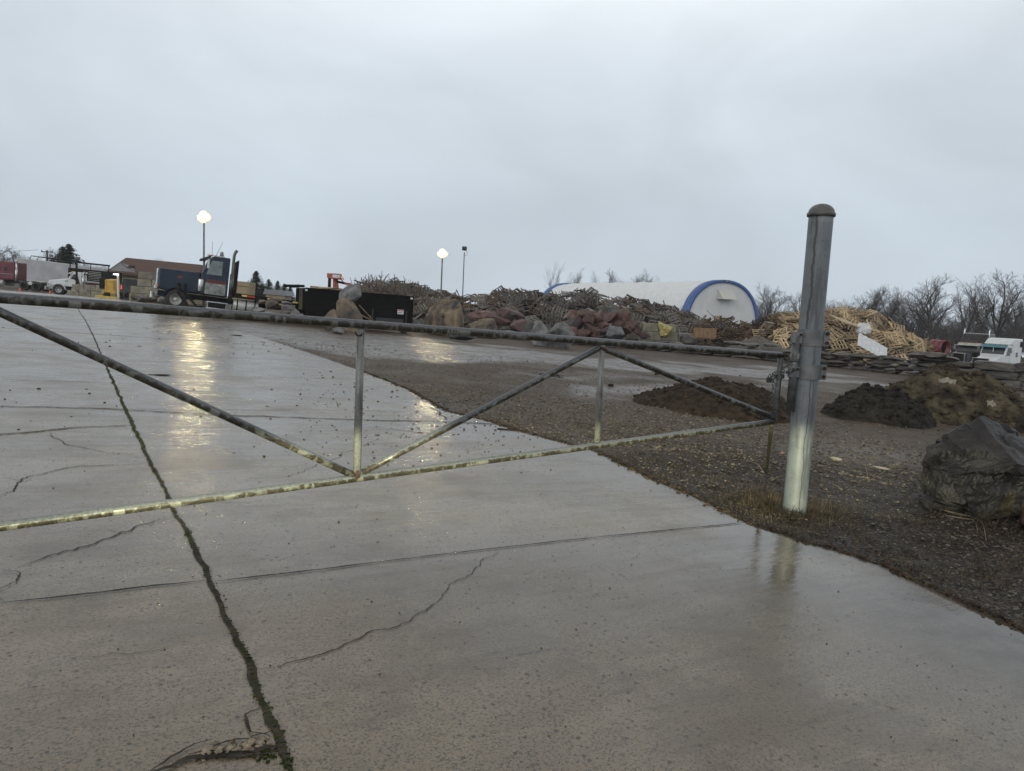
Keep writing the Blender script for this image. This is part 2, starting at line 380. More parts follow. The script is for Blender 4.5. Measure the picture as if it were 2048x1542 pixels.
m = bpy.data.materials.new("wet_concrete"); m.use_nodes = True; t = m.node_tree; b = t.nodes["Principled BSDF"]; cm.materials.append(m)
tcn = N(t, "TexCoord"); mp_ = N(t, "Mapping"); mp_.inputs['Rotation'].default_value = (0, 0, -math.atan2(TD[1], TD[0])); t.links.new(tcn.outputs['Object'], mp_.inputs[0]); P_ = mp_.outputs[0]
mp2 = N(t, "Mapping"); mp2.inputs['Scale'].default_value = (.22, 1.6, 1); t.links.new(P_, mp2.inputs[0])      # drawn-out broom streaks
big = noise_(t, P_, .45, 7, .6); stv = noise_(t, mp2.outputs[0], 6, 6, .7)
col = ramp2(t, big, .34, (.160, .130, .092), .66, (.300, .250, .182))
col = mixc(t, maprange(t, noise_(t, P_, 2.6, 7, .7), .42, .62, 0, .55), col, (.185, .150, .110))
col = mixc(t, maprange(t, stv, .42, .66, 0, .28), col, (.125, .104, .086))
fine = noise_(t, P_, 88, 4, .8)
col = mixc(t, maprange(t, fine, .51, .59, 0, .9), col, (.038, .033, .027))
col = mixc(t, maprange(t, noise_(t, P_, 100, 3, .7), .61, .70, 0, .7), col, (.36, .32, .25))
vs2 = N(t, "TexVoronoi", Scale=7.0); vs2.inputs['Randomness'].default_value = 1.0; t.links.new(mp2.outputs[0], vs2.inputs['Vector'])
spot = math_(t, 'MULTIPLY', maprange(t, vs2.outputs['Distance'], .10, .24, 1, 0), maprange(t, noise_(t, P_, 1.9, 3), .52, .62, 0, 1))
col = mixc(t, math_(t, 'MULTIPLY', spot, maprange(t, noise_(t, P_, 45, 4, .7), .4, .55, .1, .8)), col, (.045, .042, .040))
a_m = N(t, "Attribute", attribute_name="mud"); a_p = N(t, "Attribute", attribute_name="puddle")
mf = math_(t, 'MULTIPLY', a_m.outputs['Fac'], maprange(t, noise_(t, P_, 5, 7, .7), .3, .6, .35, 1.0))
col = mixc(t, mf, col, ramp2(t, noise_(t, P_, 9, 6), .35, (.032, .024, .014), .65, (.072, .054, .034)))
vp_ = N(t, "TexVoronoi", Scale=24.0); t.links.new(P_, vp_.inputs['Vector']); svp = N(t, "SeparateColor"); t.links.new(vp_.outputs['Color'], svp.inputs[0])
pit = math_(t, 'MULTIPLY', maprange(t, vp_.outputs['Distance'], .12, .26, 1, 0), maprange(t, svp.outputs[0], .70, .76, 0, 1))
col = mixc(t, math_(t, 'MULTIPLY', pit, .8), col, (.035, .031, .028))
col = mixc(t, maprange(t, noise_(t, P_, .9, 8, .72), .48, .56, 0, .55), col, (.100, .084, .066))
t.links.new(col, b.inputs['Base Color'])
rg = maprange(t, math_(t, 'ADD', math_(t, 'MULTIPLY', big, .5), math_(t, 'MULTIPLY', noise_(t, P_, 1.4, 7, .65), .5)), .38, .60, .15, .36)
rg = math_(t, 'ADD', rg, maprange(t, stv, .4, .65, -.03, .06))
rg = math_(t, 'SUBTRACT', rg, math_(t, 'MULTIPLY', a_p.outputs['Fac'], .34)); rg = math_(t, 'MAXIMUM', rg, .05)
t.links.new(rg, b.inputs['Roughness']); t.links.new(maprange(t, mf, 0, 1, .55, .30), b.inputs['Specular IOR Level'])
bp = N(t, "Bump", Distance=.004); t.links.new(math_(t, 'SUBTRACT', .42, math_(t, 'MULTIPLY', a_p.outputs['Fac'], .40)), bp.inputs['Strength'])
t.links.new(math_(t, 'SUBTRACT', math_(t, 'ADD', noise_(t, P_, 70, 4, .6), math_(t, 'MULTIPLY', stv, .7)), math_(t, 'ADD', pit, math_(t, 'MULTIPLY', a_p.outputs['Fac'], math_(t, 'MULTIPLY', noise_(t, mp2.outputs[0], 14, 3), -6)))), bp.inputs['Height']); t.links.new(bp.outputs[0], b.inputs['Normal'])
slab = link("concrete_driveway", cm); tag(slab, kind='structure')

# ---- joints and cracks in the concrete (dirt packed in them)
m_crack = mat("joint_dirt", (.018, .016, .013), (.06, .05, .038), 14, rough=.85, bump=.5, bscale=60, spec=.2)
m_crackb = mat("joint_mud", (.045, .034, .024), (.12, .095, .07), 9, rough=.8, bump=.5, bscale=60, spec=.2)
m_moss = mat("moss", (.014, .026, .005), (.06, .088, .02), 18, rough=.95, bump=.8, bscale=90, spec=.1)
def path3(pts, step=.05, jit=.012, seed=0):
    P = [GP(*q)[:2] for q in pts]; out = []; r = np.random.default_rng(seed)
    for a, b_ in zip(P[:-1], P[1:]):
        L = np.linalg.norm(b_ - a); n = max(2, int(L / step))
        for k in range(n): out.append(a + (b_ - a) * k / n)
    out.append(P[-1]); out = np.array(out)
    l = np.concatenate([[0], np.cumsum(np.linalg.norm(np.diff(out, axis=0), axis=1))])
    dv = np.gradient(out, axis=0); dv /= np.linalg.norm(dv, axis=1)[:, None] + 1e-9; nv = np.stack([-dv[:, 1], dv[:, 0]], 1)
    out = out + nv * ((fbm(l * 5 + seed * 7.1, l * 0 + seed, 5, seed) - .48) * jit * 6 + (fbm(l * 26 + seed * 3.3, l * 0 + seed, 3, seed + 40) - .44) * jit * 1.6)[:, None]
    return out, nv, l
def ribbon(name, pts, wd, mt, seed, jit=.012, rag=.7, lift=.018, step=.05, taper=True):
    c, nv, l = path3(pts, step, jit, seed); L = l[-1]
    wv = wd * (1 - rag + 2 * rag * fbm(l * 9, l * 0 + .5, 4, seed + 3)); 
    wv = wv * (.40 + 1.15 * fbm(l * 2.1, l * 0 + 4.4, 3, seed + 11))
    if taper: wv = wv * np.clip(np.minimum(l, L - l) / .25 + .25, 0, 1)
    wl = wv * (.4 + .3 * fbm(l * 14, l * 0 + 9, 3, seed + 5)); wr = wv - wl
    a = c + nv * wl[:, None]; b_ = c - nv * wr[:, None]
    za = H(a[:, 0], a[:, 1]) + lift; zb = H(b_[:, 0], b_[:, 1]) + lift; mb = MB(); n = len(c)
    mb.add(np.concatenate([np.column_stack([a, za]), np.column_stack([b_, zb])]), [(i, i + 1, n + i + 1, n + i) for i in range(n - 1)])
    return mb.build(name, mt, slab)
MAIN = [(592, 1565), (575, 1530), (500, 1340), (420, 1165), (347, 1020), (330, 985), (290, 905), (253, 825), (215, 740), (185, 669), (170, 640), (155, 616), (148, 604)]
ribbon("joint", MAIN, .027, m_crack, 1, .005, .65, step=.015)
JT = [([(0, 1213), (100, 1203), (250, 1185), (422, 1166)], .024, m_crack), ([(424, 1170), (600, 1150), (900, 1112), (1200, 1078), (1490, 1049)], .02, m_crack),
      ([(-40, 815), (130, 818), (253, 822), (330, 827), (450, 833), (560, 836), (700, 842), (900, 846), (1010, 852)], .06, m_crackb), ([(253, 821), (700, 823), (905, 826)], .014, m_crack),
      ([(-20, 874), (60, 867), (160, 858), (262, 853)], .055, m_crackb), ([(-20, 655), (100, 663), (185, 669), (330, 679), (560, 694)], .05, m_crackb),
      ([(0, 697), (200, 704)], .02, m_crack), ([(212, 708), (450, 716), (600, 722)], .02, m_crack), ([(232, 752), (560, 757), (740, 760)], .02, m_crack), ([(-10, 760), (225, 768)], .02, m_crack), ([(5, 621), (130, 628)], .05, m_crack), ([(30, 638), (160, 645)], .04, m_crackb), ([(197, 636), (380, 646)], .04, m_crack)]
for i, (p_, w_, mt) in enumerate(JT): ribbon("joint", p_, w_ * .75, mt, 20 + i, .003 if w_ < .03 else .014, .75, step=.03)
CR = [([(95, 868), (140, 892), (200, 905), (290, 917)], .011), ([(0, 998), (60, 958), (160, 936), (293, 932)], .013), ([(0, 960), (50, 968), (62, 962)], .012), ([(30, 1140), (100, 1118), (171, 1100), (230, 1078), (280, 1058), (338, 1043)], .015),
      ([(210, 1067), (245, 1071), (265, 1068)], .015), ([(140, 1326), (250, 1321), (310, 1310), (372, 1299)], .006), ([(510, 1349), (620, 1319), (720, 1286), (800, 1258), (850, 1222), (930, 1157), (1000, 1108)], .008),
      ([(330, 1000), (480, 1010), (560, 1000)], .006), ([(560, 960), (620, 940), (700, 905), (760, 880)], .008), ([(310, 920), (475, 924)], .006), ([(0, 1068), (100, 1062)], .005), ([(770, 860), (860, 870), (910, 850)], .02), ([(860, 815), (895, 840)], .03), ([(925, 944), (985, 946)], .006), ([(430, 846), (450, 857)], .01)]
for i, (p_, w_) in enumerate(CR): ribbon("crack", p_, w_ * .75, m_crack, 60 + i, .016, .85, .0165, step=.02)
SP = [([(300, 1560), (350, 1532), (400, 1512), (432, 1503)], .03), ([(425, 1506), (470, 1492), (500, 1494), (548, 1476)], .035), ([(380, 1535), (440, 1522), (500, 1524), (560, 1508)], .028), ([(455, 1500), (470, 1512), (505, 1515), (556, 1495)], .02), ([(290, 1562), (360, 1536), (440, 1516), (515, 1506), (566, 1502)], .075), ([(548, 1478), (512, 1470), (498, 1440), (528, 1425)], .022), ([(0, 1152), (30, 1150), (32, 1170), (12, 1195), (4, 1212)], .022)]
for i, (p_, w_) in enumerate(SP): ribbon("spalled_patch", p_, w_ * .55, m_crack, 90 + i, .02, .9, .0195, step=.02)
def blobs(centers, sizes, seed, flat=.6, sub=1):
    r = np.random.default_rng(seed); v0, f0 = ico(sub); V = []; F_ = []; o = 0
    for c, s_ in zip(centers, sizes):
        q = v0 * (1 + .45 * r.uniform(-1, 1, (len(v0), 1))) * s_ * np.array([r.uniform(.7, 1.3), r.uniform(.7, 1.3), flat * r.uniform(.6, 1.2)])
        a = r.uniform(0, 6.28); q = np.column_stack([q[:, 0] * math.cos(a) - q[:, 1] * math.sin(a), q[:, 0] * math.sin(a) + q[:, 1] * math.cos(a), q[:, 2]])
        V.append(q + c); F_.extend([tuple(i + o for i in f) for f in f0]); o += len(v0)
    mb = MB(); mb.v = [tuple(q) for q in np.concatenate(V).tolist()]; mb.f = F_; mb.m = [0] * len(F_); return mb
c, nv, l = path3(MAIN[:9], .03, .005, 1); r = np.random.default_rng(3); C_ = []; Z_ = []
for k in range(6500):
    i = r.integers(0, len(c)); 
    if fbm(np.array([l[i] * 2.2]), np.array([1.]), 3, 8)[0] < .38 and r.random() < .85: continue
    q = c[i] + nv[i] * r.normal(-.002, .0075) + r.normal(0, .01, 2) * .3; C_.append((q[0], q[1], h1(*q) + .017)); Z_.append(.0016 + .0046 * r.random() ** 2)
for (a, b_) in ((522, 1510), (545, 1520)):
    for k in range(60):
        q = GP(a + r.normal(0, 22), b_ + r.normal(0, 9)); C_.append((q[0], q[1], q[2] + .015)); Z_.append(.0015 + .005 * r.random() ** 2)
tag(blobs(C_, Z_, 5, .7).build("moss", m_moss), "dark green moss growing along the open joint of the concrete driveway", "moss", kind='stuff')
r = np.random.default_rng(33); C_ = []; Z_ = []
for k in range(46):
    u = r.random(); q = GP(395 + 150 * u + r.normal(0, 10), 1518 - 26 * u + r.normal(0, 7)); C_.append((q[0], q[1], q[2] + .014)); Z_.append(r.uniform(.004, .013))
tag(blobs(C_, Z_, 34, .7, 2).build("exposed_aggregate", mat("aggregate_stones", (.14, .11, .08), (.34, .28, .20), 30, rough=.6), slab, True), kind='stuff')
# ---- crumbs of dirt on the concrete, pebbles, straw
m_clod = mat("dirt_crumbs", (.015, .011, .008), (.09, .065, .045), 9, rough=.9, spec=.2)
C_ = []; Z_ = []
for k in range(1500):
    if k < 520: px, py = r.normal(860, 150), r.normal(872, 36)
    elif k < 760: px, py = r.normal(520, 180), r.normal(680, 18)
    elif k < 1000: px, py = r.uniform(600, 1000), r.uniform(740, 830)
    else: px, py = r.uniform(0, 2048), 780 + 740 * r.random() ** 2
    if py > 1530: continue
    q = GP(px, py); e_ = float(edge_d(np.array([q[0]]), np.array([q[1]]))[0])
    if e_ > -.02: continue
    dist = np.hypot(q[0], q[1]); C_.append((q[0], q[1], q[2] + .014)); Z_.append(min(.0012 + .0016 * dist * r.random() ** 2.0, .03) * (.7 if py > 950 else 1))
sr = r.uniform(.5, 15, 3200); er = -np.abs(r.normal(0, .055, 3200)) * (.4 + 1.3 * fbm(sr * 1.8, sr * 0, 3, 91)) + .02; tr = edge(sr) + er; xr, yr = sr * SD[0] + tr * TD[0], sr * SD[1] + tr * TD[1]
C_ += list(zip(xr, yr, H(xr, yr) + .013)); Z_ += list(.003 + .015 * r.random(3200) ** 2.5)
tag(blobs(C_, Z_, 6, .8).build("dirt_crumbs", m_clod), "dark crumbs of dirt and small stones scattered over the wet concrete", "dirt crumbs", kind='stuff')
def verge_pts(n, seed, rmin=3.6, rmax=15, amin=-8, amax=39, wmin=-.04, prefer=None):
    r = np.random.default_rng(seed); out = []
    while len(out) < n:
        a = np.radians(r.uniform(amin, amax)); R0 = rmin + (rmax - rmin) * r.random() ** 1.6
        x, y = R0 * math.sin(a), R0 * math.cos(a)
        out.append((x, y))
    q = np.array(out); e_ = edge_d(q[:, 0], q[:, 1]); q = q[e_ > wmin]
    return q, edge_d(q[:, 0], q[:, 1])
from mathutils.bvhtree import BVHTree
_gb = BVHTree.FromPolygons([tuple(v) for v in vs.tolist()], [tuple(f) for f in np.stack([np.arange(nr * na).reshape(nr, na)[:-1], np.roll(np.arange(nr * na).reshape(nr, na), -1, 1)[:-1], np.roll(np.arange(nr * na).reshape(nr, na), -1, 1)[1:], np.arange(nr * na).reshape(nr, na)[1:]], -1).reshape(-1, 4)[:int(300 * na)].tolist()])
def gh(x, y):
    hit = _gb.ray_cast(Vector((x, y, 60)), Vector((0, 0, -1))); return hit[0].z if hit[0] is not None else h1(x, y)
m_peb = mat("loose_pebbles", (.015, .012, .010), (.24, .205, .165), 21, rough=.6, lo=.35, hi=.72)
q, e_ = verge_pts(34000, 11, 3.4, 14, wmin=-.16)
kp = (e_ > .0) | (np.random.default_rng(4).random(len(e_)) < .9 * np.exp(e_ / .05)); q = q[kp]; e_ = e_[kp]; r = np.random.default_rng(12)
Z_ = (.0028 + .013 * r.random(len(q)) ** 3.5) * np.clip(np.hypot(q[:, 0], q[:, 1]) / 7, .7, 2.0)
q2_, e2_ = verge_pts(15000, 21, 9, 27, -30, 36, .02); z2_ = (.007 + .022 * np.random.default_rng(22).random(len(q2_)) ** 3); q = np.concatenate([q, q2_]); Z_ = np.concatenate([Z_, z2_])
tag(blobs([(x, y, gh(x, y) + .3 * z) for (x, y), z in zip(q, Z_)], Z_, 13, .65).build("loose_gravel", m_peb), "loose wet pebbles over the dark verge and the muddy yard", "gravel", kind='stuff')
m_straw = mat("dead_grass", (.026, .020, .013), (.13, .102, .066), 9, rough=.8, spec=.2)
mb = MB(); r = np.random.default_rng(15); pb = GP(1590, 1018)
def blade(x, y, z, L, lean, az, w_):
    d = Vector((math.cos(az), math.sin(az), 0)); sdv = Vector((-d.y, d.x, 0)) * w_; p0 = Vector((x, y, z))
    p1 = p0 + d * L * .45 * math.sin(lean * .6) + Vector((0, 0, L * .5 * math.cos(lean * .6))); p2 = p0 + d * L * math.sin(lean) + Vector((0, 0, max(L * math.cos(lean), .004)))
    mb.add([p0 - sdv, p0 + sdv, p1 - sdv * .7, p1 + sdv * .7, p2], [(0, 1, 3, 2), (2, 3, 4)])
for k in range(2300):
    a = r.uniform(0, 6.28); rr = .09 + abs(r.normal(0, .2)); x, y = pb[0] + rr * math.cos(a) * 1.3 - .08, pb[1] + rr * math.sin(a)
    if edge_d(np.array([x]), np.array([y]))[0] < -.03: continue
    blade(x, y, gh(x, y) - .004, r.uniform(.05, .17), r.uniform(.5, 1.5), a + r.normal(0, 1.0), r.uniform(.0012, .0025))
q, e_ = verge_pts(29000, 16, 3.6, 12, wmin=-.07)
cl = fbm(q[:, 0] * 1.6, q[:, 1] * 1.6, 3, 61)
for (x, y), ee, cc in zip(q, e_, cl):
    if cc < .46 or (ee > 2.6 and r.random() < .85): continue
    blade(x, y, gh(x, y) - .002, r.uniform(.04, .16), r.uniform(1.0, 1.55), r.uniform(0, 6.28), r.uniform(.0012, .003))
tag(mb.build("dead_grass", m_straw), "dead brown grass and straw matted round the steel post and along the verge", "dead grass", kind='stuff')

# ================================================================== gate, post, chain
def galv(name, vertical=False):
    m = bpy.data.materials.new(name); m.use_nodes = True; t = m.node_tree; b = t.nodes["Principled BSDF"]
    tcn = N(t, "TexCoord"); mp_ = N(t, "Mapping"); mp_.inputs['Scale'].default_value = (9, 9, 19) if not vertical else (30, 30, 6); t.links.new(tcn.outputs['Object'], mp_.inputs[0])
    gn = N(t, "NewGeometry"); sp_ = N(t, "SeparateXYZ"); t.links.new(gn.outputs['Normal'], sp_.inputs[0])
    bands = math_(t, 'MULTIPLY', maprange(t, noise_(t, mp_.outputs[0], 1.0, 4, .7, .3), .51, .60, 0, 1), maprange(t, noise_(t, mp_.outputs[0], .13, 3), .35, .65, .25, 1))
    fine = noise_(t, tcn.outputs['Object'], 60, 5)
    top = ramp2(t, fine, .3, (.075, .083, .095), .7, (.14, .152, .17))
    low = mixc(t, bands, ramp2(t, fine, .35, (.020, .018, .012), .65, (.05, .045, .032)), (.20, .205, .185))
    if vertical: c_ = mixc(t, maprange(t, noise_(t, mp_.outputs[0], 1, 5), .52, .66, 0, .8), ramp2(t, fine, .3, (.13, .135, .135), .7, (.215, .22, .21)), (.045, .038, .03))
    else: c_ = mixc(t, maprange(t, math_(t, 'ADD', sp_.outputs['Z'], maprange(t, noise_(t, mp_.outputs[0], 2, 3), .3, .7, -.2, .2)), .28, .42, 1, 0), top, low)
    t.links.new(c_, b.inputs['Base Color']); b.inputs['Roughness'].default_value = .38; b.inputs['Metallic'].default_value = .15
    bp = N(t, "Bump", Strength=.25, Distance=.004); t.links.new(fine, bp.inputs['Height']); t.links.new(bp.outputs[0], b.inputs['Normal'])
    return m
m_pipe = galv("drip_stained_pipe"); m_upr = galv("galvanised_upright", True)
m_rust = mat("rusty_weld", (.022, .010, .007), (.065, .026, .013), 40, rough=.85, bump=.6, bscale=120)
m_dsteel = mat("dull_steel", (.075, .08, .085), (.15, .155, .16), 20, rough=.45, metal=.4, bump=.2, bscale=90)
m_black = mat("black_rubber", (.012, .012, .013), (.025, .025, .026), 12, rough=.55)
m_chain = mat("wet_chain", (.05, .05, .052), (.2, .2, .2), 60, rough=.3, metal=.7)
GD = np.array([.85, .527, 0]); GA = P3(1562, 710, 6.2); GN = np.array([-GD[1], GD[0], 0])
def gpt(px, py, off=0.0):
    d = ray(px, py); t_ = ((GA - CAM) @ GN + off) / (d @ GN); return CAM + d * t_
gate = thing("barrier_gate", "long galvanised pipe barrier gate with diagonal braces closed across the concrete driveway", "gate", tuple(GA))
def pipe(name, A, B, rad, mt, parent=gate, root=GA, ext=(0, 0), n=20, bend=None):
    A = Vector(A); B = Vector(B); d = (B - A).normalized(); A = A - d * ext[0]; B = B + d * ext[1]; L = (B - A).length
    k = max(2, int(L / .3)); mb = MB(); mb.tube([(0, 0, L * i / k) for i in range(k + 1)], rad, n)
    o = mb.build(name, mt, parent, True); o.matrix_basis = Matrix.Translation(A - Vector(root)) @ d.to_track_quat('Z', 'Y').to_matrix().to_4x4(); return o
rt, rb = .0258, .0235
T_R, T_L = gpt(1562, 710), gpt(0, 595.5)
pipe("top_rail", T_L, T_R, rt, m_pipe, ext=(1.1, 0))
B_R, B_L = gpt(1549, 843), gpt(0, 1053)
pipe("bottom_rail", B_L, B_R, rb, m_pipe, ext=(.9, 0))
def brace(a, b_, **k): return pipe("brace", gpt(*a), gpt(*b_), .0215, m_pipe, **k)
brace((0, 624), (706, 950), ext=(.35, 0)); brace((726, 944), (1196, 697)); brace((1212, 699), (1549, 836))
pipe("upright", gpt(721.5, 660), gpt(713.5, 955), .0235, m_upr); pipe("upright", gpt(1204.5, 690), gpt(1194, 884), .0225, m_upr)
pipe("upright", T_R, gpt(1549, 846), .0245, m_dsteel)
pipe("drop_leg", gpt(1543.5, 848), GP(1534, 934) + np.array([0, 0, -.05]), .019, mat("drop_leg_paint", (.05, .046, .028), (.12, .112, .07), 14, rough=.5), ext=(0, .03))
hg = np.array(T_L) - 1.1 * np.array((Vector(T_R) - Vector(T_L)).normalized()); pipe("upright", hg, (hg[0], hg[1], h1(hg[0], hg[1]) + .02), .03, m_upr)
for (a, rr, hh_) in ((gpt(721, 667), .031, .03), (gpt(714, 948), .033, .05), (gpt(1203.5, 698), .030, .03), (gpt(1195, 880), .028, .03), (gpt(1563, 712), .033, .03), (gpt(1550, 842), .031, .05)):
    v_, f_ = rock_pts((rr * 2, rr * 2, hh_ * 1.5), int(rr * 9999) % 97, 3, 3, .1); mb = MB(); mb.add(v_, f_); o = mb.build("weld", m_rust, gate, True); o.location = Vector(a) - Vector(GA)
up_v = (Vector(gpt(1556, 760)) - Vector(gpt(1559, 740))).normalized()
cl = gpt(1558, 753); o = MB().lathe([(.028, -.018), (.034, -.018), (.034, .018), (.028, .018)], 20).box((-.045, 0, 0), (.03, .02, .034)).box((.045, 0, 0), (.03, .016, .034)).build("clamp", m_dsteel, gate); o.location = Vector(cl) - Vector(GA); o.rotation_euler = (0, 0, .55)
for q in ((1554, 797), (1551.5, 819)):
    o = MB().lathe([(.0255, -.003), (.028, -.003), (.028, .003), (.0255, .003)], 18).build("tie_band", m_black, gate); o.location = Vector(gpt(*q)) - Vector(GA)
# ---- the tall post
PZ = 6.32; pbase = np.array(P3(1589.5, 1012, PZ)); ptop = np.array(P3(1641.5, 435, PZ)); ptop = np.array([pbase[0], pbase[1], ptop[2]])
prad = .0975; PH_ = ptop[2] - pbase[2] + .1
def post_mat():
    m = bpy.data.materials.new("weathered_galvanised_post"); m.use_nodes = True; t = m.node_tree; b = t.nodes["Principled BSDF"]
    tcn = N(t, "TexCoord"); O = tcn.outputs['Object']; sp_ = N(t, "SeparateXYZ"); t.links.new(O, sp_.inputs[0])
    c_ = ramp2(t, noise_(t, O, 5, 7, .6), .35, (.125, .142, .158), .65, (.185, .205, .222))
    mp_ = N(t, "Mapping"); mp_.inputs['Scale'].default_value = (14, 14, 1.1); t.links.new(O, mp_.inputs[0])
    c_ = mixc(t, maprange(t, noise_(t, mp_.outputs[0], 1, 6, .65), .53, .62, 0, .65), c_, (.06, .064, .068))
    c_ = mixc(t, maprange(t, noise_(t, O, 55, 4), .62, .70, 0, .8), c_, (.06, .055, .05))
    # two narrow rust-dark runs that wander down the face
    an = math_(t, 'ARCTAN2', sp_.outputs['Y'], sp_.outputs['X'])
    cz_ = N(t, "CombineXYZ"); t.links.new(sp_.outputs['Z'], cz_.inputs[2])
    for i, a0 in enumerate((-1.55, -1.95, -2.25)):
        wn = noise_(t, cz_.outputs[0], 2.6 + i, 5, .55); dd = math_(t, 'ABSOLUTE', math_(t, 'SUBTRACT', an, math_(t, 'ADD', a0 - .45, math_(t, 'MULTIPLY', wn, .9))))
        zz = maprange(t, sp_.outputs['Z'], 1.25 + .05 * i, 1.30, 1, 0) if i < 2 else maprange(t, sp_.outputs['Z'], 1.45, 1.6, 0, 1)
        c_ = mixc(t, math_(t, 'MULTIPLY', maprange(t, dd, .025 + .03 * (i == 2), .055 + .08 * (i == 2), .9, 0), zz), c_, (.05, .048, .045))
    t.links.new(c_, b.inputs['Base Color']); b.inputs['Roughness'].default_value = .5; b.inputs['Metallic'].default_value = .08
    bp = N(t, "Bump", Strength=.2, Distance=.004); t.links.new(noise_(t, O, 25, 6), bp.inputs['Height']); t.links.new(bp.outputs[0], b.inputs['Normal'])
    return m
post = thing("gate_post", "tall round grey steel gate post with domed cap and two bolted clamps", "post", tuple(pbase))
n_ = 40; o = MB().tube([(0, 0, -.15 + (PH_ + .05) * k / 30) for k in range(31)], prad, 36).build("shaft", post_mat(), post, True)
zt = PH_ - .1; m_cap = mat("post_cap", (.07, .07, .07), (.13, .13, .125), 9, rough=.5, bump=.2, bscale=70)
o = MB().lathe([(prad + .002, zt - .03), (prad + .014, zt - .03), (prad + .016, zt - .005), (prad + .008, zt)] + [((prad + .006) * math.cos(a), zt + .075 * math.sin(a)) for a in np.linspace(.05, 1.5, 9)] + [(0, zt + .076)], 36).build("cap", m_cap, post, True)
m_band = mat("clamp_steel", (.115, .12, .125), (.2, .205, .21), 9, rough=.5, metal=.3, bump=.25, bscale=70)
def zpost(py, px=1605): return P3(px, py, PZ - .1)[2] - pbase[2]
for (y0, y1) in ((658, 690), (727, 757)):
    z0, z1 = zpost(y1), zpost(y0); ro = prad + .008
    mb = MB().lathe([(prad - .002, z0), (ro, z0), (ro, z1), (prad - .002, z1)], 36)
    o = mb.build("clamp_band", m_band, post)
    fl = MB().box((ro + .018, -.035, (z0 + z1) / 2), (.05, .014, z1 - z0)).box((ro + .018, -.015, (z0 + z1) / 2), (.05, .012, z1 - z0)); fl.build("flange", m_band, o, bevel=.003)
    for zz in (z0 + .028, z1 - .028):
        MB().lathe([(0, 0), (.015, 0), (.015, .014), (0, .014)], 6, M=Matrix.Translation((ro + .02, -.042, zz)) @ Matrix.Rotation(R_(90), 4, 'X')).build("bolt", m_rust, o)
    MB().box((-ro - .025, -.045, (z0 + z1) / 2 - .005), (.085, .05, (z1 - z0) * .72)).build("bracket", m_band, o, bevel=.004)
    MB().lathe([(0, 0), (.011, 0), (.011, .012), (0, .012)], 6, M=Matrix.Translation((-ro - .002, -.072, (z0 + z1) / 2 + .02)) @ Matrix.Rotation(R_(90), 4, 'X')).build("bolt", m_rust, o)
z0, z1 = zpost(822), zpost(672); o = MB().tube([(-prad - .032, -.04, z0), (-prad - .032, -.04, z1)], .034, 18).build("hinge_tube", m_dsteel, post, True)
MB().box((-prad - .045, -.055, zpost(717)), (.07, .055, .045)).build("hinge_lug", m_dsteel, post, bevel=.004)
MB().box((-prad - .075, -.085, zpost(711)), (.03, .008, .04)).box((-prad - .02, -.085, zpost(711)), (.03, .008, .04)).box((-prad - .047, -.085, zpost(711) - .022), (.08, .007, .01)).build("hasp", m_upr, post, bevel=.002)
# ---- chain and padlock
def chain_links(pts, ln=.034, wd=.011):
    mb = MB(); pts = [Vector(p) for p in pts]; seg = []; 
    dense = []
    for a, b_ in zip(pts[:-1], pts[1:]):
        k = max(1, int((b_ - a).length / .004)); dense += [a.lerp(b_, i / k) for i in range(k)]
    acc = 0; last = dense[0]; cen = []
    for p in dense[1:]:
        acc += (p - last).length; last = p
        if acc > ln * .72: cen.append(p); acc = 0
    for i, c_ in enumerate(cen):
        d = (cen[min(i + 1, len(cen) - 1)] - cen[max(i - 1, 0)]).normalized(); u = d.orthogonal().normalized(); v = d.cross(u)
        s1 = (u * math.cos(.8) + v * math.sin(.8)) if i % 2 else (u * math.cos(.8 + 1.57) + v * math.sin(.8 + 1.57))
        ring = [c_ + d * (ln / 2 - wd) * (1 if math.cos(a) > 0 else -1) + d * wd * math.cos(a) + s1 * wd * math.sin(a) for a in np.linspace(0, 2 * math.pi, 13)]
        mb.tube(ring, .0033, 6, cap=False)
    return mb
cp = [np.array(P3(1607, 724, 6.17)), np.array(P3(1590, 738, 6.12)), np.array(P3(1572, 743, 6.08)), np.array(P3(1558, 742, 6.06)), np.array(P3(1545, 748, 6.1)), np.array(P3(1547, 765, 6.12)), np.array(P3(1545, 790, 6.13)), np.array(P3(1543, 812, 6.14))]
mb = chain_links(cp); mb2 = chain_links([P3(1586, 724, 6.25), P3(1574, 732, 6.22), P3(1564, 738, 6.16), P3(1556, 744, 6.1)]); mb.add(mb2.v, mb2.f)
mb3 = chain_links([P3(1607, 727, 6.16), P3(1588, 742, 6.11), P3(1570, 746, 6.07), P3(1556, 746, 6.05)]); mb.add(mb3.v, mb3.f)
tag(mb.build("chain", m_chain, None, True), "wet steel chain looped from the tall post round the end of the gate", "chain")
pl = thing("padlock", "small dark padlock hanging from the chain at the gate's end upright", "padlock", tuple(P3(1539, 755, 6.08)), .5)
MB().box((0, 0, -.02), (.05, .024, .045)).build("lock_body", m_black, pl, bevel=.006)
MB().tube([(.016 * math.cos(a), 0, .004 + .024 * math.sin(a)) for a in np.linspace(0, math.pi, 9)], .0045, 8).build("shackle", m_chain, pl, True)
# ---- headlamps of the car the picture was taken from (behind the camera): low beams with a flat cut-off
for sx in (-.62, .62):
    l_ = bpy.data.lights.new("headlamp_beam", 'SPOT'); l_.energy = 1700; l_.color = (1.0, .97, .60); l_.spot_size = R_(64); l_.spot_blend = .25; l_.shadow_soft_size = .05
    o = bpy.data.objects.new("headlamp_beam", l_); COL.objects.link(o); o.location = (sx - .5, -1.4, .86); o.rotation_euler = (R_(90 - 5.4), 0, R_(-4)); o.scale = (1, .10, 1)

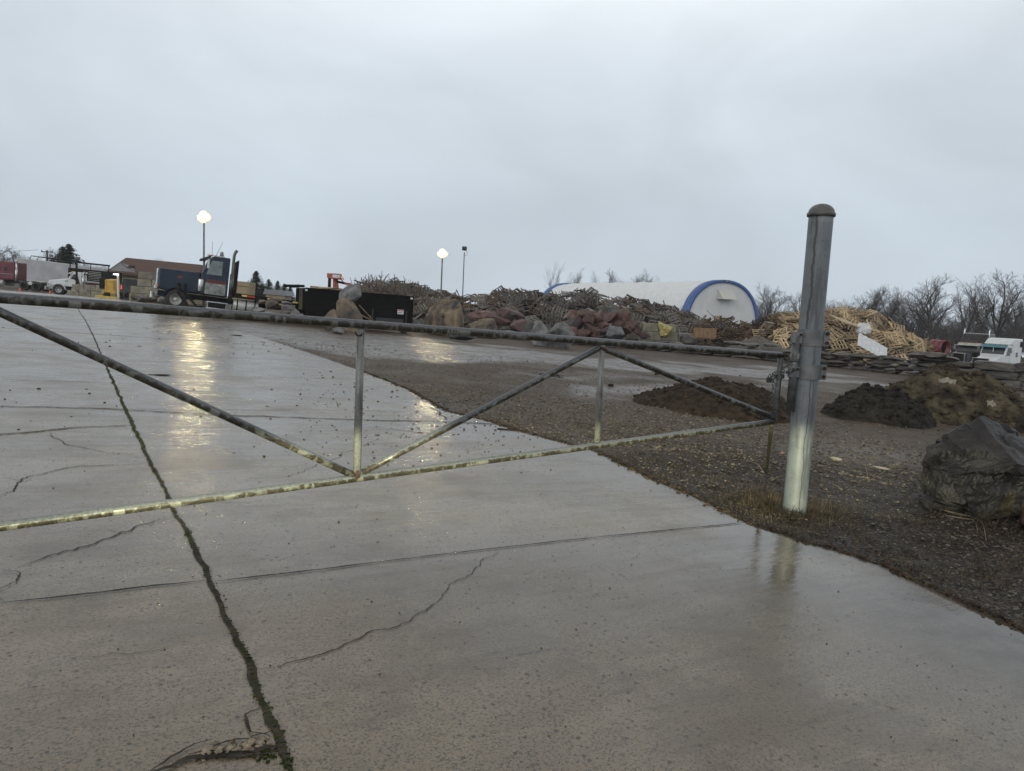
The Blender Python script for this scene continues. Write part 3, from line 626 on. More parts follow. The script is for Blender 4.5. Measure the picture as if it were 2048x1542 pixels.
# ================================================================== near stones and soil
m_drk = mat("dark_wet_stone", (.016, .015, .018), (.048, .044, .047), 3.5, rough=.42, bump=.7, bscale=16, col3=(.08, .075, .055), scale3=1.1)
m_redst = mat("red_sandstone", (.045, .024, .019), (.125, .066, .053), 3, rough=.6, bump=.6, bscale=14, rand=.35)
m_pale = mat("pale_limestone", (.22, .20, .16), (.36, .33, .27), 6, rough=.6, bump=.3, bscale=30)
m_tan = mat("tan_sandstone", (.10, .082, .058), (.27, .215, .15), 2.2, rough=.65, bump=.6, bscale=9, col3=(.045, .042, .04), scale3=.9)
m_grey = mat("grey_fieldstone", (.06, .062, .066), (.19, .19, .188), 2.6, rough=.6, bump=.6, bscale=9, rand=.3)
m_char = mat("charcoal_flagstone", (.022, .021, .021), (.075, .071, .068), 2.5, rough=.5, bump=.7, bscale=8, rand=.35, col3=(.10, .09, .075), scale3=.7)
_bz = 6.85
BP = [(1836, 985, .05), (1846, 930, 0), (1860, 897, .1), (1890, 870, .25), (1925, 858, .3), (1957, 833, .22), (1992, 836, .38), (2045, 872, .32), (2115, 915, .3), (1910, 950, -.26), (1935, 900, -.02), (2035, 928, -.3), (2125, 950, -.1), (1842, 1015, .0), (1885, 1030, -.12), (1935, 1044, -.17), (2020, 1030, -.12), (2125, 1000, .0),
      (1870, 930, .8), (1960, 855, .8), (2100, 920, .95), (1880, 1000, .75), (2110, 1000, .85)]
bm = bmesh.new(); bc = Vector(P3(1975, 960, _bz + .25))
for (a, b_, d_z) in BP: bm.verts.new(Vector(P3(a, b_, _bz + d_z)) - bc)
hu = bmesh.ops.convex_hull(bm, input=bm.verts); bmesh.ops.delete(bm, geom=[v for v in bm.verts if not v.link_faces], context='VERTS')
bmesh.ops.subdivide_edges(bm, edges=bm.edges[:], cuts=9, use_grid_fill=True); bmesh.ops.triangulate(bm, faces=bm.faces[:]); bmesh.ops.subdivide_edges(bm, edges=[e for e in bm.edges if e.calc_length() > .06], cuts=1, use_grid_fill=True)
bm.normal_update()
for v in bm.verts:
    c_ = v.co; lay = mnoise.fractal(Vector((c_.x * 2.2, c_.y * 2.2, c_.z * 7)), 1.0, 2.0, 4); cell = mnoise.cell(Vector((c_.x * 4.2 + 9, c_.y * 4.2, c_.z * 6.5)))
    left = max(0., min(1., (-.12 - c_.x) / .25)); v.co = c_ + v.normal * (.022 * lay + .012 * mnoise.fractal(c_ * 9, 1.0, 2.0, 3) + (cell - .5) * .02 * (1 + 2.2 * left))
bme = bpy.data.meshes.new("boulder"); bmesh.ops.triangulate(bm, faces=bm.faces[:]); bmesh.ops.recalc_face_normals(bm, faces=bm.faces); bm.to_mesh(bme); bm.free()
m_bb = mat("jagged_dark_stone", (.008, .0075, .009), (.024, .0215, .024), 3.5, rough=.5, bump=1.0, bscale=34, detail=9, col3=(.036, .033, .033), scale3=4.5, spec=.35)
t = m_bb.node_tree; b = t.nodes["Principled BSDF"]; src = b.inputs['Base Color'].links[0].from_socket; O = N(t, "TexCoord").outputs['Object']; sz_ = N(t, "SeparateXYZ"); t.links.new(O, sz_.inputs[0])
mk = maprange(t, math_(t, 'ADD', sz_.outputs['Z'], math_(t, 'ADD', math_(t, 'MULTIPLY', sz_.outputs['X'], -.55), maprange(t, noise_(t, O, 5, 6, .7), .3, .7, -.16, .16))), .03, -.10, 0, 1)     # old mud caked on the foot
t.links.new(mixc(t, mk, src, ramp2(t, noise_(t, O, 9, 6, .7), .35, (.028, .023, .014), .7, (.095, .080, .050))), b.inputs['Base Color'])
bme.materials.append(m_bb); o = link("boulder", bme); o.location = bc; tag(o, "big jagged black wet boulder beside the steel post, brown mud on its base", "boulder")
q = GP(2078, 1075); rock("boulder", m_redst, q, (.5, .45, .36), 5, .2, "reddish stone cut by the right frame edge below the black boulder", sub=4, cuts=8, sink=.1)
q = GP(1671, 922); rock("stone", m_pale, q, (.165, .075, .06), 8, -.5, "pale oblong stone lying on the straw just right of the post", 'stone', sub=3, cuts=3, rough=.04, smooth=True)
q = GP(1760, 938); rock("stone", m_pale, q, (.21, .06, .035), 9, -.6, "flat white slender stone lying before the soil pile", 'stone', sub=3, cuts=8, rough=.05)
q = GP(1564, 910); rock("stone", mat("pinkish_stone", (.2, .12, .085), (.3, .19, .14), 9, rough=.6), q, (.07, .06, .05), 10, 0, "small pinkish stone between the gate's drop leg and the post", 'stone', sub=3, cuts=5)
m_stick = mat("bare_stick", (.16, .115, .075), (.26, .2, .14), 12, rough=.7)
def stick(pxs, rad, label, lift=.015):
    P = [GP(*a) for a in pxs]; P = [Vector((p[0], p[1], gh(p[0], p[1]) + lift)) for p in P]
    mb = MB(); mb.tube(P, [rad * (1 - .5 * i / len(P)) for i in range(len(P))], 8); return tag(mb.build("stick", m_stick, None, True), label, "stick")
stick([(1855, 1013), (1872, 1024), (1900, 1036), (1932, 1043)], .011, "thick brown stick lying along the foot of the black boulder")
stick([(1890, 1041), (1915, 1048), (1945, 1050)], .007, "thin forked stick just below the thick one by the black boulder", .012)
stick([(1768, 944), (1752, 957), (1735, 968)], .004, "short pale twig lying below the flat white stone"); stick([(1730, 930), (1734, 952), (1735, 966)], .004, "upright-looking thin twig left of the flat white stone")
stick([(1508, 930), (1518, 937), (1528, 948)], .006, "curved bleached stick lying left of the gate's drop leg"); stick([(1543, 963), (1555, 957), (1570, 954)], .004, "short dry twig lying left of the post's foot")
stick([(1963, 1050), (1968, 1070), (1972, 1085)], .004, "thin straw coloured twig below the black boulder"); stick([(1950, 1056), (1954, 1072)], .003, "tiny twig left of the straw coloured one below the black boulder")
def heap(name, px, py, rx, ry, hgt, mt, seed, label, cat="pile of soil", lumps=(), rough=.12, n=150, pw=1.25, yaw=0.0, Z=None, fine=6.0, kind=None):
    c_ = GP(px, py) if Z is None else G(px, Z); a = np.linspace(-1.15, 1.15, n); X, Y = np.meshgrid(a, a, indexing='ij')
    r_ = np.random.default_rng(seed); x = X * rx; y = Y * ry; ca, sa = math.cos(yaw), math.sin(yaw); wx = c_[0] + x * ca - y * sa; wy = c_[1] + x * sa + y * ca
    rho = np.hypot(X, Y) * (1 + .25 * (fbm(X * 1.6 + seed, Y * 1.6, 3, seed) - .45)); z = hgt * np.clip(1 - rho, 0, 1) ** (1 / pw) * np.where(rho < .3, 1 - .25 * (1 - rho / .3) ** 2, 1)
    for (lx, ly, lr, lh) in lumps: z = np.maximum(z, lh * np.clip(1 - np.hypot((X - lx), (Y - ly)) / lr, 0, 1) ** .85)
    k = np.clip(z / hgt * 4, 0, 1)
    z = z + k * rough * hgt * ((fbm(wx * fine * .35, wy * fine * .35, 4, seed + 2) - .47) * 2.0 + (fbm(wx * fine, wy * fine, 4, seed + 4) - .47) * 1.6)
    z = z - .12 * (1 - np.clip(z / hgt * 10, 0, 1)); wz = H(wx, wy) + z
    idx = np.arange(n * n).reshape(n, n); fs_ = np.stack([idx[:-1, :-1], idx[1:, :-1], idx[1:, 1:], idx[:-1, 1:]], -1).reshape(-1, 4)
    keep = (z.reshape(-1)[fs_] > -.10).any(1); mb = MB(); mb.add(np.stack([wx, wy, wz], -1).reshape(-1, 3).tolist(), fs_[keep].tolist())
    if rough > .05:
        ii = r_.integers(2, n - 2, 1800); jj = r_.integers(2, n - 2, 1800); ok = z[ii, jj] > .02
        cm_ = blobs([(wx[i, j], wy[i, j], wz[i, j]) for i, j in zip(ii[ok], jj[ok])], list((.012 + .075 * r_.random(int(ok.sum())) ** 3) * (hgt ** .5)), seed + 70, .8); mb.add(cm_.v, cm_.f)
    o = mb.build(name, mt, None, True); return tag(o, label, cat, kind=kind)
m_soilb = mat("brown_soil", (.016, .0118, .0088), (.052, .039, .030), 7, rough=.9, bump=1.0, bscale=30, spec=.15)
m_soild = mat("black_soil", (.010, .009, .008), (.035, .030, .026), 6, rough=.85, bump=1.0, bscale=22, spec=.25)
m_soilo = mat("brown_clay", (.032, .026, .017), (.125, .102, .066), 3.2, rough=.85, bump=1.0, bscale=18, spec=.2, col3=(.022, .018, .013), scale3=1.5)
m_gravp = mat("gravel_heap", (.03, .027, .024), (.17, .155, .135), 16, rough=.85, bump=1.0, bscale=26, detail=8)
heap("soil_pile", 1440, 818, 1.68, 1.8, .66, m_soilb, 3, "low mound of dark brown soil behind the gate's right end", lumps=((-.1, .1, .85, .64), (.45, .2, .75, .56)), rough=.07, yaw=.1)
heap("soil_pile", 1755, 838, 1.25, 1.1, .86, m_soild, 4, "black lumpy soil pile leaning on the taller clay one", lumps=((.0, .1, .75, .82), (-.45, -.1, .4, .4)), rough=.17, fine=7)
heap("soil_pile", 1915, 840, 2.3, 1.9, 1.48, m_soilo, 6, "tall peaked brown clay pile behind the black boulder", lumps=((-.12, .1, .8, 1.46), (.3, .1, .7, 1.0)), rough=.13, fine=6, n=200)
q = GP(1880, 800)
for (px, py, L, lab) in ((1893, 764, .36, "ragged white scrap of plastic lying near the top of the clay pile"), (1982, 808, .16, "small white scrap of paper low on the clay pile's right flank")):
    P = P3(px, py, 14.2 if L > .3 else 13.4); d = ray(px, py)
    mb = MB(); r = np.random.default_rng(px); k = 9; vs_ = []
    for i in range(k):
        for j in range(3): vs_.append((L * (i / (k - 1) - .5), .07 * (j - 1) * (1 - abs(i / (k - 1) - .5)) + r.normal(0, .01), r.normal(0, .018) + .02 * j))
    mb.add(vs_, [(i * 3 + j, i * 3 + j + 1, i * 3 + j + 4, i * 3 + j + 3) for i in range(k - 1) for j in range(2)])
    o = mb.build("plastic_scrap", m_pale); o.location = P; o.rotation_euler = (.5, 0, .1); md = o.modifiers.new("thick", 'SOLIDIFY'); md.thickness = .006; tag(o, lab, "scrap")
m_clump = m_soild
for i, (px, py, w_, lab) in enumerate(((1105, 752, .75, "flat heap of dark weeds on the gravel left of the second upright"), (1222, 772, .2, "small dark clod left of the brown soil mound"), (1120, 742, .18, "small dark stone seen just above the weeds on the gravel"), (1312, 750, .22, "reddish clod lying on the gravel by the pale track"), (1480, 752, .14, "dark clod at the track's edge behind the soil mound"), (318, 752, .38, "smear of dark dirt on the concrete at the left"), (472, 672, .5, "reddish dirt lump on the concrete before the blue truck"), (1030, 985, .12, "reddish brown crumb heap on the concrete below the gate"), (1012, 861, .32, "brown tuft of straw on the concrete by the gravel edge"))):
    q = GP(px, py); rock("dirt_lump", m_soilb if i in (3, 6, 7, 8) else m_soild, q, (w_, w_ * .6, w_ * (.12 if i in (0, 5, 6, 7, 8) else .4)), 40 + i, .2, lab, "dirt lump", sub=4, cuts=4, rough=.5, sink=.25)
# ================================================================== yard: boulders, walls, piles
def depth_of(p): return float((np.asarray(p) - CAM) @ _F)
def boulder(px, py, wpx, hpx, mt, seed, label, dep=.8, rz=0.0, tilt=(0, 0), cuts=9, rough=.07, name="boulder", cat="boulder", group=None, Z=None, boxy=0.0, sink=.1, sub=4):
    p = GP(px, py) if Z is None else P3(px, py, Z); z = depth_of(p); s_ = z / FPX
    p = p + np.array([0, 1, 0]) * wpx * s_ * dep * .35
    return rock(name, mt, p, (wpx * s_, wpx * s_ * dep, hpx * s_ / (1 - sink)), seed, rz, label, cat, group, sub, cuts, rough, tilt, boxy=boxy, sink=sink)
m_brownst = mat("brown_sandstone", (.055, .042, .032), (.25, .19, .12), 1.6, rough=.6, bump=.7, bscale=7, stretch=(1.6, 1.6, .35), col3=(.022, .021, .022), scale3=1.1)
m_maroon = mat("maroon_sandstone", (.045, .024, .022), (.135, .072, .066), 2.0, rough=.6, bump=.6, bscale=8, rand=.4, col3=(.05, .046, .046), scale3=.9)
boulder(695, 665, 54, 70, m_tan, 31, "tall tan standing boulder before the black dumpster", boxy=.6, cuts=0, tilt=(0, .06), sink=.05)
b_ = depth_of(GP(695, 665)); boulder(697, 599, 43, 31, m_grey, 35, "grey boulder balanced on top of the tall tan standing one", Z=b_ - .1, boxy=.6, cuts=1, sink=.12)
boulder(660, 662, 34, 44, m_tan, 33, "small pointed tan boulder leaning left of the tall standing one", cuts=9)
boulder(676, 668, 30, 14, m_grey, 34, "low mossy stone at the foot of the standing boulder", cuts=6, name="stone", cat="stone")
boulder(882, 671, 86, 74, m_brownst, 36, "huge brown boulder with a dark top and tan streaks right of the dumpster", boxy=.5, cuts=2, sink=.06)
boulder(925, 684, 58, 17, m_black, 37, "flat black wet slab lying on the gravel below the huge brown boulder", cuts=5, name="stone", cat="stone")
boulder(972, 676, 80, 40, m_tan, 38, "low rounded pale tan boulder right of the huge brown one", cuts=5, rough=.1)
for i, (px, py, w_, h_, Z, mt, lab) in enumerate(((985, 652, 110, 30, 53, m_maroon, "broad maroon slab lying at the left end of the red rocks"), (1018, 634, 62, 16, 53, m_maroon, "upper tilted maroon slab catching the sky light"), (1015, 640, 40, 24, 53, m_maroon, "dark maroon block under the tilted slab"), (1040, 668, 44, 32, 51, m_maroon, "maroon boulder just right of the pale tan boulder"), (962, 633, 40, 14, 54, m_maroon, "small maroon rock at the far left of the slabs"),
        (1022, 672, 36, 14, 50, m_grey, "grey flat stone peeping over the rail right of the pale boulder"), (1048, 674, 30, 16, 50, m_maroon, "little maroon stone behind the rail by the orange wood block"))):
    boulder(px, py, w_, h_, mt, 50 + i, lab, Z=Z, cuts=9, tilt=(.1, .15 if i == 1 else 0), rz=.3 * i)
boulder(1078, 692, 46, 52, m_grey, 61, "brownish grey boulder behind the rail right of the wood block", cuts=8)
boulder(1122, 697, 58, 58, m_grey, 62, "rough dark grey boulder at the left end of the low flagstone wall", cuts=9)
boulder(1092, 690, 40, 42, m_char, 63, "black boulder squeezed between the two grey ones", cuts=9); boulder(1062, 684, 30, 40, m_char, 66, "dark boulder just left of the brownish grey one", cuts=9)
boulder(805, 666, 26, 30, m_grey, 64, "grey stone at the right rear corner of the dumpster", cuts=8, name="stone", cat="stone"); boulder(835, 662, 30, 26, m_grey, 65, "grey stone half hidden left of the huge brown boulder", cuts=8, name="stone", cat="stone")
for i, (px, py, w_, h_) in enumerate(((1150, 662, 34, 26), (1176, 660, 30, 30), (1200, 655, 32, 24), (1222, 650, 26, 22), (1250, 655, 34, 32), (1186, 640, 26, 16), (1206, 636, 24, 14), (1163, 678, 36, 20), (1192, 676, 34, 20), (1216, 672, 36, 18), (1256, 668, 26, 22), (1276, 672, 24, 18), (1140, 676, 26, 20), (1170, 640, 30, 20), (1235, 665, 30, 22), (1268, 658, 26, 16), (1145, 642, 22, 20), (1290, 678, 22, 14), (1180, 668, 26, 18), (1205, 664, 28, 20))):
    boulder(px, py, w_ * 1.15, h_ * 1.15, m_redst if i % 3 else m_maroon, 70 + i, "reddish quarry boulder in the heap behind the low flagstone wall", Z=51 - .05 * (py - 640) + (i % 3) * .2, cuts=4, boxy=.35, rz=i * 1.3, group="red boulders heaped behind the low wall", sub=3, sink=.02)
boulder(1233, 677, 42, 30, mat("bluish_stone", (.09, .095, .105), (.2, .205, .215), 3, rough=.55, bump=.6, bscale=9), 93, "pointed bluish grey boulder in front of the red heap", Z=49.0, cuts=9)
boulder(1180, 640, 30, 24, m_grey, 94, "pale grey boulder on top of the red heap's left half", Z=52, cuts=8); boulder(1222, 636, 28, 26, m_grey, 95, "dark grey boulder on top of the red heap's right half", Z=52, cuts=8)
# ---- dry stacked walls
_st = []
for k in range(9):
    v_, f_ = rock_pts((1, 1, 1), 200 + k, 3, 7, .10, .5, .8, boxy=.45); mb = MB(); mb.add(v_, f_); _st.append(mb.mesh("flagstone", m_char))
_st2 = []
for k in range(6):
    v_, f_ = rock_pts((1, 1, 1), 240 + k, 4, -1, .10, .78, .95, boxy=.85); mb = MB(); mb.add(v_, f_); _st2.append(mb.mesh("block", m_char))
def stone_wall(name, label, p0, p1, tops, bases, courses, Lr, dep, seed, ragged=.5, sts=None):
    r = np.random.default_rng(seed); (xa, za), (xb, zb) = p0, p1
    root = thing(name, label, "wall", tuple(G(xa, za)))
    A_, B_ = G(xa, za), G(xb, zb); L = np.linalg.norm((B_ - A_)[:2]); yaw = math.atan2(B_[1] - A_[1], B_[0] - A_[0])
    for c in range(courses):
        s_ = -r.uniform(0, .6)
        while s_ < L:
            ln = r.uniform(*Lr); u = min(max((s_ + ln / 2) / L, 0), 1); px = xa + (xb - xa) * u; Z = za + (zb - za) * u
            # perspective-correct spacing along the wall
            P = A_ + (B_ - A_) * u; pxx, _, Z = project(P)
            tp = np.interp(pxx, [a for a, _ in tops], [b for _, b in tops]); bt = np.interp(pxx, [a for a, _ in bases], [b for _, b in bases])
            hh = max((bt - tp) * Z / FPX, .3); ch = hh / courses; zb_ = h1(P[0], P[1]) + ch * c
            if c == courses - 1 and r.random() < ragged * .35: s_ += ln; continue
            th = ch * r.uniform(.9, 1.2); o = link("stone", (sts or _st)[r.integers(0, len(sts or _st))], root)
            o.matrix_basis = Matrix.Translation(Vector((P[0], P[1] + r.normal(0, .06), zb_ + ch * .5)) - root.location) @ Matrix.Rotation(yaw + r.normal(0, .06), 4, 'Z') @ Matrix.Rotation(r.normal(0, .05), 4, 'Y') @ Matrix.Diagonal((ln * 1.06, dep * r.uniform(.85, 1.1), th * (1.30 if sts is None else 1.02), 1))
            s_ += ln * .97
    return root
stone_wall("flagstone_wall", "low ragged row of stacked dark flagstones under the red boulder heap", (1128, 51), (1500, 47), [(1100, 671), (1200, 675), (1300, 684), (1400, 691), (1500, 696)], [(1100, 694), (1300, 704), (1500, 714)], 3, (.6, 1.5), .9, 5, .9)
stone_wall("flagstone_wall", "dry wall of thin dark slabs below the pile of new pallets", (1498, 47), (1862, 43), [(1498, 693), (1600, 696), (1700, 698), (1780, 702), (1862, 709)], [(1498, 715), (1660, 726), (1862, 742)], 4, (.7, 1.7), .9, 6, .6)
stone_wall("flagstone_wall", "taller wall of square dark stone blocks in front of the two semi trucks", (1846, 39.5), (2150, 35), [(1846, 712), (1920, 717), (2150, 727)], [(1846, 752), (2048, 778), (2150, 790)], 3, (1.0, 1.9), 1.0, 7, .0, _st2)
for i, (px, py, w_, h_) in enumerate(((1855, 742, 52, 12), (1862, 733, 58, 10), (1868, 724, 62, 10), (1845, 716, 46, 10), (1893, 722, 60, 12), (1872, 714, 50, 9))):
    boulder(px, py, w_, h_, m_char, 110 + i, "dark flat slab stacked at the left end of the block wall", Z=38.6 - .15 * i, cuts=6, boxy=.4, name="flagstone", cat="stone slab", group="slabs stacked where the two walls meet", sub=3)
for i, (px, py, w_, h_, lab) in enumerate(((1470, 691, 38, 8, "flat dark slab lying on the wall left of the gravel heap"), (1505, 693, 36, 7, "flat dark slab on the wall at the foot of the gravel heap"), (1548, 694, 38, 6, "straight dark slab on the wall just left of the post"), (1378, 690, 36, 22, "upright dark block standing on the low wall beside the wooden planter"))):
    boulder(px, py, w_, h_, m_char, 130 + i, lab, Z=46.6, cuts=5, boxy=.4, name="flagstone", cat="stone slab", sub=3)
# ---- concrete blocks
m_cblock = mat("concrete_block", (.21, .195, .145), (.33, .31, .245), 2.4, rough=.8, bump=.4, bscale=14, rand=.18, col3=(.15, .145, .11), scale3=1.4)
def block_wall(label, px, Z, rows, yaw, bl=1.2, bh=.6, bd=.6, lift=0.0, name="block_wall"):
    P = G(px, Z, lift); root = thing(name, label, "wall", tuple(P), yaw); mb = MB().box((0, 0, 0), (bl - .05, bd, bh - .04)); me = None
    r = random.Random(px)
    for k, (off, n) in enumerate(rows):
        for i in range(n):
            if me is None: o = mb.build("concrete_block", m_cblock, root, bevel=.025); me = o.data
            else:
                o = link("concrete_block", me, root); md = o.modifiers.new("bevel", 'BEVEL'); md.width = .025; md.segments = 2
            o.location = (off + bl * (i + .5), r.uniform(-.04, .04), bh * (k + .5)); o.rotation_euler = (0, 0, r.uniform(-.015, .015))
    return root
block_wall("pale concrete block bin wall right of the red boulder heap", 1258, 52.5, [(.5, 3), (-.2, 4), (-.4, 3)], R_(-2))
block_wall("lone tall stack of pale concrete blocks behind the red boulder heap", 1152, 54.0, [(0, 1), (0, 1), (0, 1), (0, 1)], 0, .9, .6)
block_wall("wide grey concrete block wall in front of the black slatted trailer", 138, 72, [(0, 4), (.5, 3)], R_(-3))
block_wall("stack of tan concrete blocks between the dark jeep and the blue truck", 262, 60, [(0, 4), (.1, 4), (.7, 2), (.8, 1)], R_(-4))
boulder(1333, 672, 40, 30, mat("yellow_tarp", (.30, .25, .07), (.48, .41, .16), 3, rough=.5, bump=.6, bscale=5), 140, "crumpled yellow tarp draped over the end of the bin wall", Z=51.6, cuts=4, rough=.25, name="tarp", cat="tarp", tilt=(0, .35))
m_ply = mat("orange_wood", (.16, .095, .045), (.3, .19, .10), 3, rough=.6, stretch=(1, 1, 6))
for (px, py, w_, h_, Z, lab) in ((1071, 671, 32, 17, 50.5, "small orange wooden crate behind the rail among the boulders"), (1410, 676, 42, 20, 49, "long weathered wooden planter box behind the low wall")):
    p = P3(px, py, Z); s_ = Z / FPX; k = thing("crate", lab, "crate", tuple(p)); W_, Hh_ = w_ * s_, h_ * s_
    for i in range(5): MB().box(((i - 2) * W_ / 5, 0, Hh_ / 2), (W_ / 5 - .02, .03, Hh_)).build("front_board", m_ply, k)
    MB().box((0, .35, Hh_ / 2), (W_, .03, Hh_)).box((-W_ / 2 - .016, .17, Hh_ / 2), (.03, .39, Hh_)).box((W_ / 2 + .016, .17, Hh_ / 2), (.03, .39, Hh_)).box((0, .17, .02), (W_ - .01, .3, .03)).build("crate_body", m_ply, k)
heap("gravel_heap", 1515, 0, 2.9, 2.3, 1.5, m_gravp, 8, "cone of dark grey gravel behind the wall left of the post", cat="gravel heap", lumps=((0, 0, 1.0, 1.5),), rough=.012, Z=49.5, n=110, kind='thing')
# ---- pallets
def pallet_mesh(name, mt, seed):
    r = random.Random(seed); mb = MB()
    for y in (-.47, 0, .47): mb.box((0, y, .062), (1.2, .045, .09))
    n = r.choice((5, 5, 6, 6))
    for i in range(n):
        if r.random() < .12: continue
        mb.box((-.55 + 1.1 * i / (n - 1) + r.uniform(-.015, .015), r.uniform(-.01, .01), .118), (r.uniform(.08, .105), 1.0, .019), Matrix.Rotation(r.uniform(-.03, .03), 3, 'Z'))
    for i in range(4):
        if r.random() < .1: continue
        mb.box((-.54 + 1.08 * i / 3, 0, .008), (.1, 1.0, .019))
    return mb.mesh(name, mt)
m_wgrey = mat("weathered_grey_wood", (.04, .036, .032), (.23, .21, .19), 5, rough=.75, rand=.6, stretch=(8, 1.2, 8), spec=.3)
m_wbrown = mat("damp_brown_wood", (.06, .042, .030), (.17, .118, .082), 5, rough=.7, rand=.45, stretch=(8, 1.2, 8), spec=.3)
m_wtan = mat("new_pallet_wood", (.29, .215, .125), (.54, .43, .28), 5, rough=.65, rand=.5, stretch=(8, 1.2, 8), spec=.3)
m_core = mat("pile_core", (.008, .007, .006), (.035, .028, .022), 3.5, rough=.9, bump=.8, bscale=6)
pal_g = [pallet_mesh("pallet", m_wgrey, k) for k in range(4)] + [pallet_mesh("pallet", m_wbrown, 9)]
pal_t = [pallet_mesh("pallet", m_wtan, 20 + k) for k in range(4)]
def pile_surface(top, Zr, Zf, Zb):
    xs = [a for a, _ in top]; ys = [b for _, b in top]
    def f(px, v):     # v 0 front foot .. 1 ridge .. 2 back foot
        ty = np.interp(px, xs, ys); T = P3(px, ty, Zr)
        if v <= 1:
            B_ = G(px, Zf); q = B_ + (T - B_) * v; q[2] += .25 * (T[2] - B_[2]) * math.sin(math.pi * v) * .6
        else:
            k = (T - CAM); B_ = T + np.array([k[0], k[1], 0]) / np.hypot(k[0], k[1]) * (Zb - Zr); B_[2] = h1(B_[0], B_[1]); q = T + (B_ - T) * (v - 1)
        return q
    return f
def pile_core(name, f, x0, x1, step, seed, label, mt, boards=(), bmat=None, sticks=0):
    mb = MB(); xs = np.arange(x0, x1 + .1, step); vsn = np.concatenate([np.linspace(0, 1, 12), np.linspace(1, 2, 5)[1:]]); r = np.random.default_rng(seed); n = len(vsn)
    V = []
    for x in xs:
        for v in vsn:
            q = f(x, v); e_ = min(1, v * 3) * min(1, (2 - v) * 2); V.append(q + np.array([r.normal(0, .12), r.normal(0, .12), (r.normal(-.1, .18)) * e_ - .35 * e_ - (.2 if v in (0, 2) else 0)]))
    mb.add(V, [(i * n + j, i * n + j + 1, (i + 1) * n + j + 1, (i + 1) * n + j) for i in range(len(xs) - 1) for j in range(n - 1)], 0)
    for (nb, xa, xb, La, Lb, mi, vlo) in boards:
        for _ in range(nb):
            px = r.uniform(xa, xb); v = vlo + (1.05 - vlo) * r.random() ** .8; q = f(px, v); L = r.uniform(La, Lb)
            R3 = Matrix.Rotation(r.uniform(0, 3.14), 3, 'Z') @ Matrix.Rotation(r.normal(0, .36), 3, 'Y') @ Matrix.Rotation(r.uniform(-1.2, 1.2), 3, 'X')
            mb.box((q[0], q[1], q[2] + r.uniform(-.12, .18)), (L, r.choice([.04, .09, .1, .14]), r.choice([.02, .03, .05])), R3, mi)
    for _ in range(sticks):
        px = r.uniform(705, 870); v = r.uniform(.25, 1.05); q = Vector(f(px, v)); d = Vector((r.normal(0, .5), r.normal(0, .35), r.normal(.35, .6))).normalized(); L = r.uniform(.8, 2.6)
        mb.tube([q - d * L * .5, q + Vector((r.normal(0, .06), 0, 0)), q + d * L * .5], [.035, .03, .022], 5, 1 + int(r.integers(0, 2)))
    return tag(mb.build(name, [mt] + list(bmat)), label, "broken boards", kind='stuff')
def strew(f, n, x0, x1, meshes, label, group, seed, size=1.0, vmin=.02, crest=.25, wts=None):
    r = np.random.default_rng(seed)
    for i in range(n):
        px = r.uniform(x0, x1); v = (r.uniform(.9, 1.04) if r.random() < crest else r.uniform(vmin, 1.0)); q = f(px, v)
        q2 = f(px + 6, v); q3 = f(px, min(v + .08, 1.0 if v < .92 else v + .08)); nn = Vector(q2 - q).cross(Vector(q3 - q))
        nn = nn.normalized() if nn.length > 1e-6 else Vector((0, 0, 1)); nn = nn if nn.z > 0 else -nn
        nn = (nn + Vector(r.normal(0, .42, 3)) + (Vector((0, -.5, 0)) if r.random() < .35 else Vector((0, 0, 0)))).normalized()
        M = Matrix.Translation(Vector(q) + nn * r.uniform(.02, .30)) @ nn.to_track_quat('Z', 'Y').to_matrix().to_4x4() @ Matrix.Rotation(r.uniform(0, 6.28), 4, 'Z') @ Matrix.Diagonal((size * r.uniform(.9, 1.05), size * r.uniform(.9, 1.1), size, 1))
        o = link("pallet", meshes[int(r.integers(0, len(meshes)))], None, M); tag(o, label, "pallet", group)
GT = [(690, 596), (700, 580), (728, 566), (760, 562), (800, 574), (840, 583), (870, 590), (905, 594), (930, 597), (960, 596), (985, 592), (1008, 584), (1040, 590), (1070, 594), (1100, 597), (1130, 592), (1160, 592), (1185, 588), (1200, 596), (1230, 602), (1260, 606), (1300, 614), (1340, 622), (1370, 634), (1400, 645), (1425, 652)]
gf = pile_surface(GT, 66, 57, 76)
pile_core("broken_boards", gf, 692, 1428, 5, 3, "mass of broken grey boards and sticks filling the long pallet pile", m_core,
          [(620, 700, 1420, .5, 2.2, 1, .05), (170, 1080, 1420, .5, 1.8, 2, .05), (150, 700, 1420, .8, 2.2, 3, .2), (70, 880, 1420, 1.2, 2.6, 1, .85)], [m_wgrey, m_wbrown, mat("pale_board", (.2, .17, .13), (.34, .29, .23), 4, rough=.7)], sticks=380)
strew(gf, 160, 780, 1410, pal_g, "weathered grey or brown pallet tumbled in the long dark pallet pile", "old pallets in the long dark pile", 4)
TT = [(1395, 652), (1440, 640), (1470, 650), (1500, 657), (1530, 648), (1560, 634), (1600, 632), (1650, 630), (1690, 627), (1720, 631), (1745, 634), (1765, 644), (1790, 655), (1805, 668), (1830, 682), (1850, 696), (1868, 708)]
tf_ = pile_surface(TT, 60, 52, 69)
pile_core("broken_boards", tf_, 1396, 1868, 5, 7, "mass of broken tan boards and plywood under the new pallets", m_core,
          [(330, 1400, 1560, .6, 2.2, 2, .05), (190, 1540, 1860, .6, 1.8, 1, .02), (110, 1400, 1700, .6, 1.6, 3, .1)], [m_wtan, m_wbrown, m_ply])
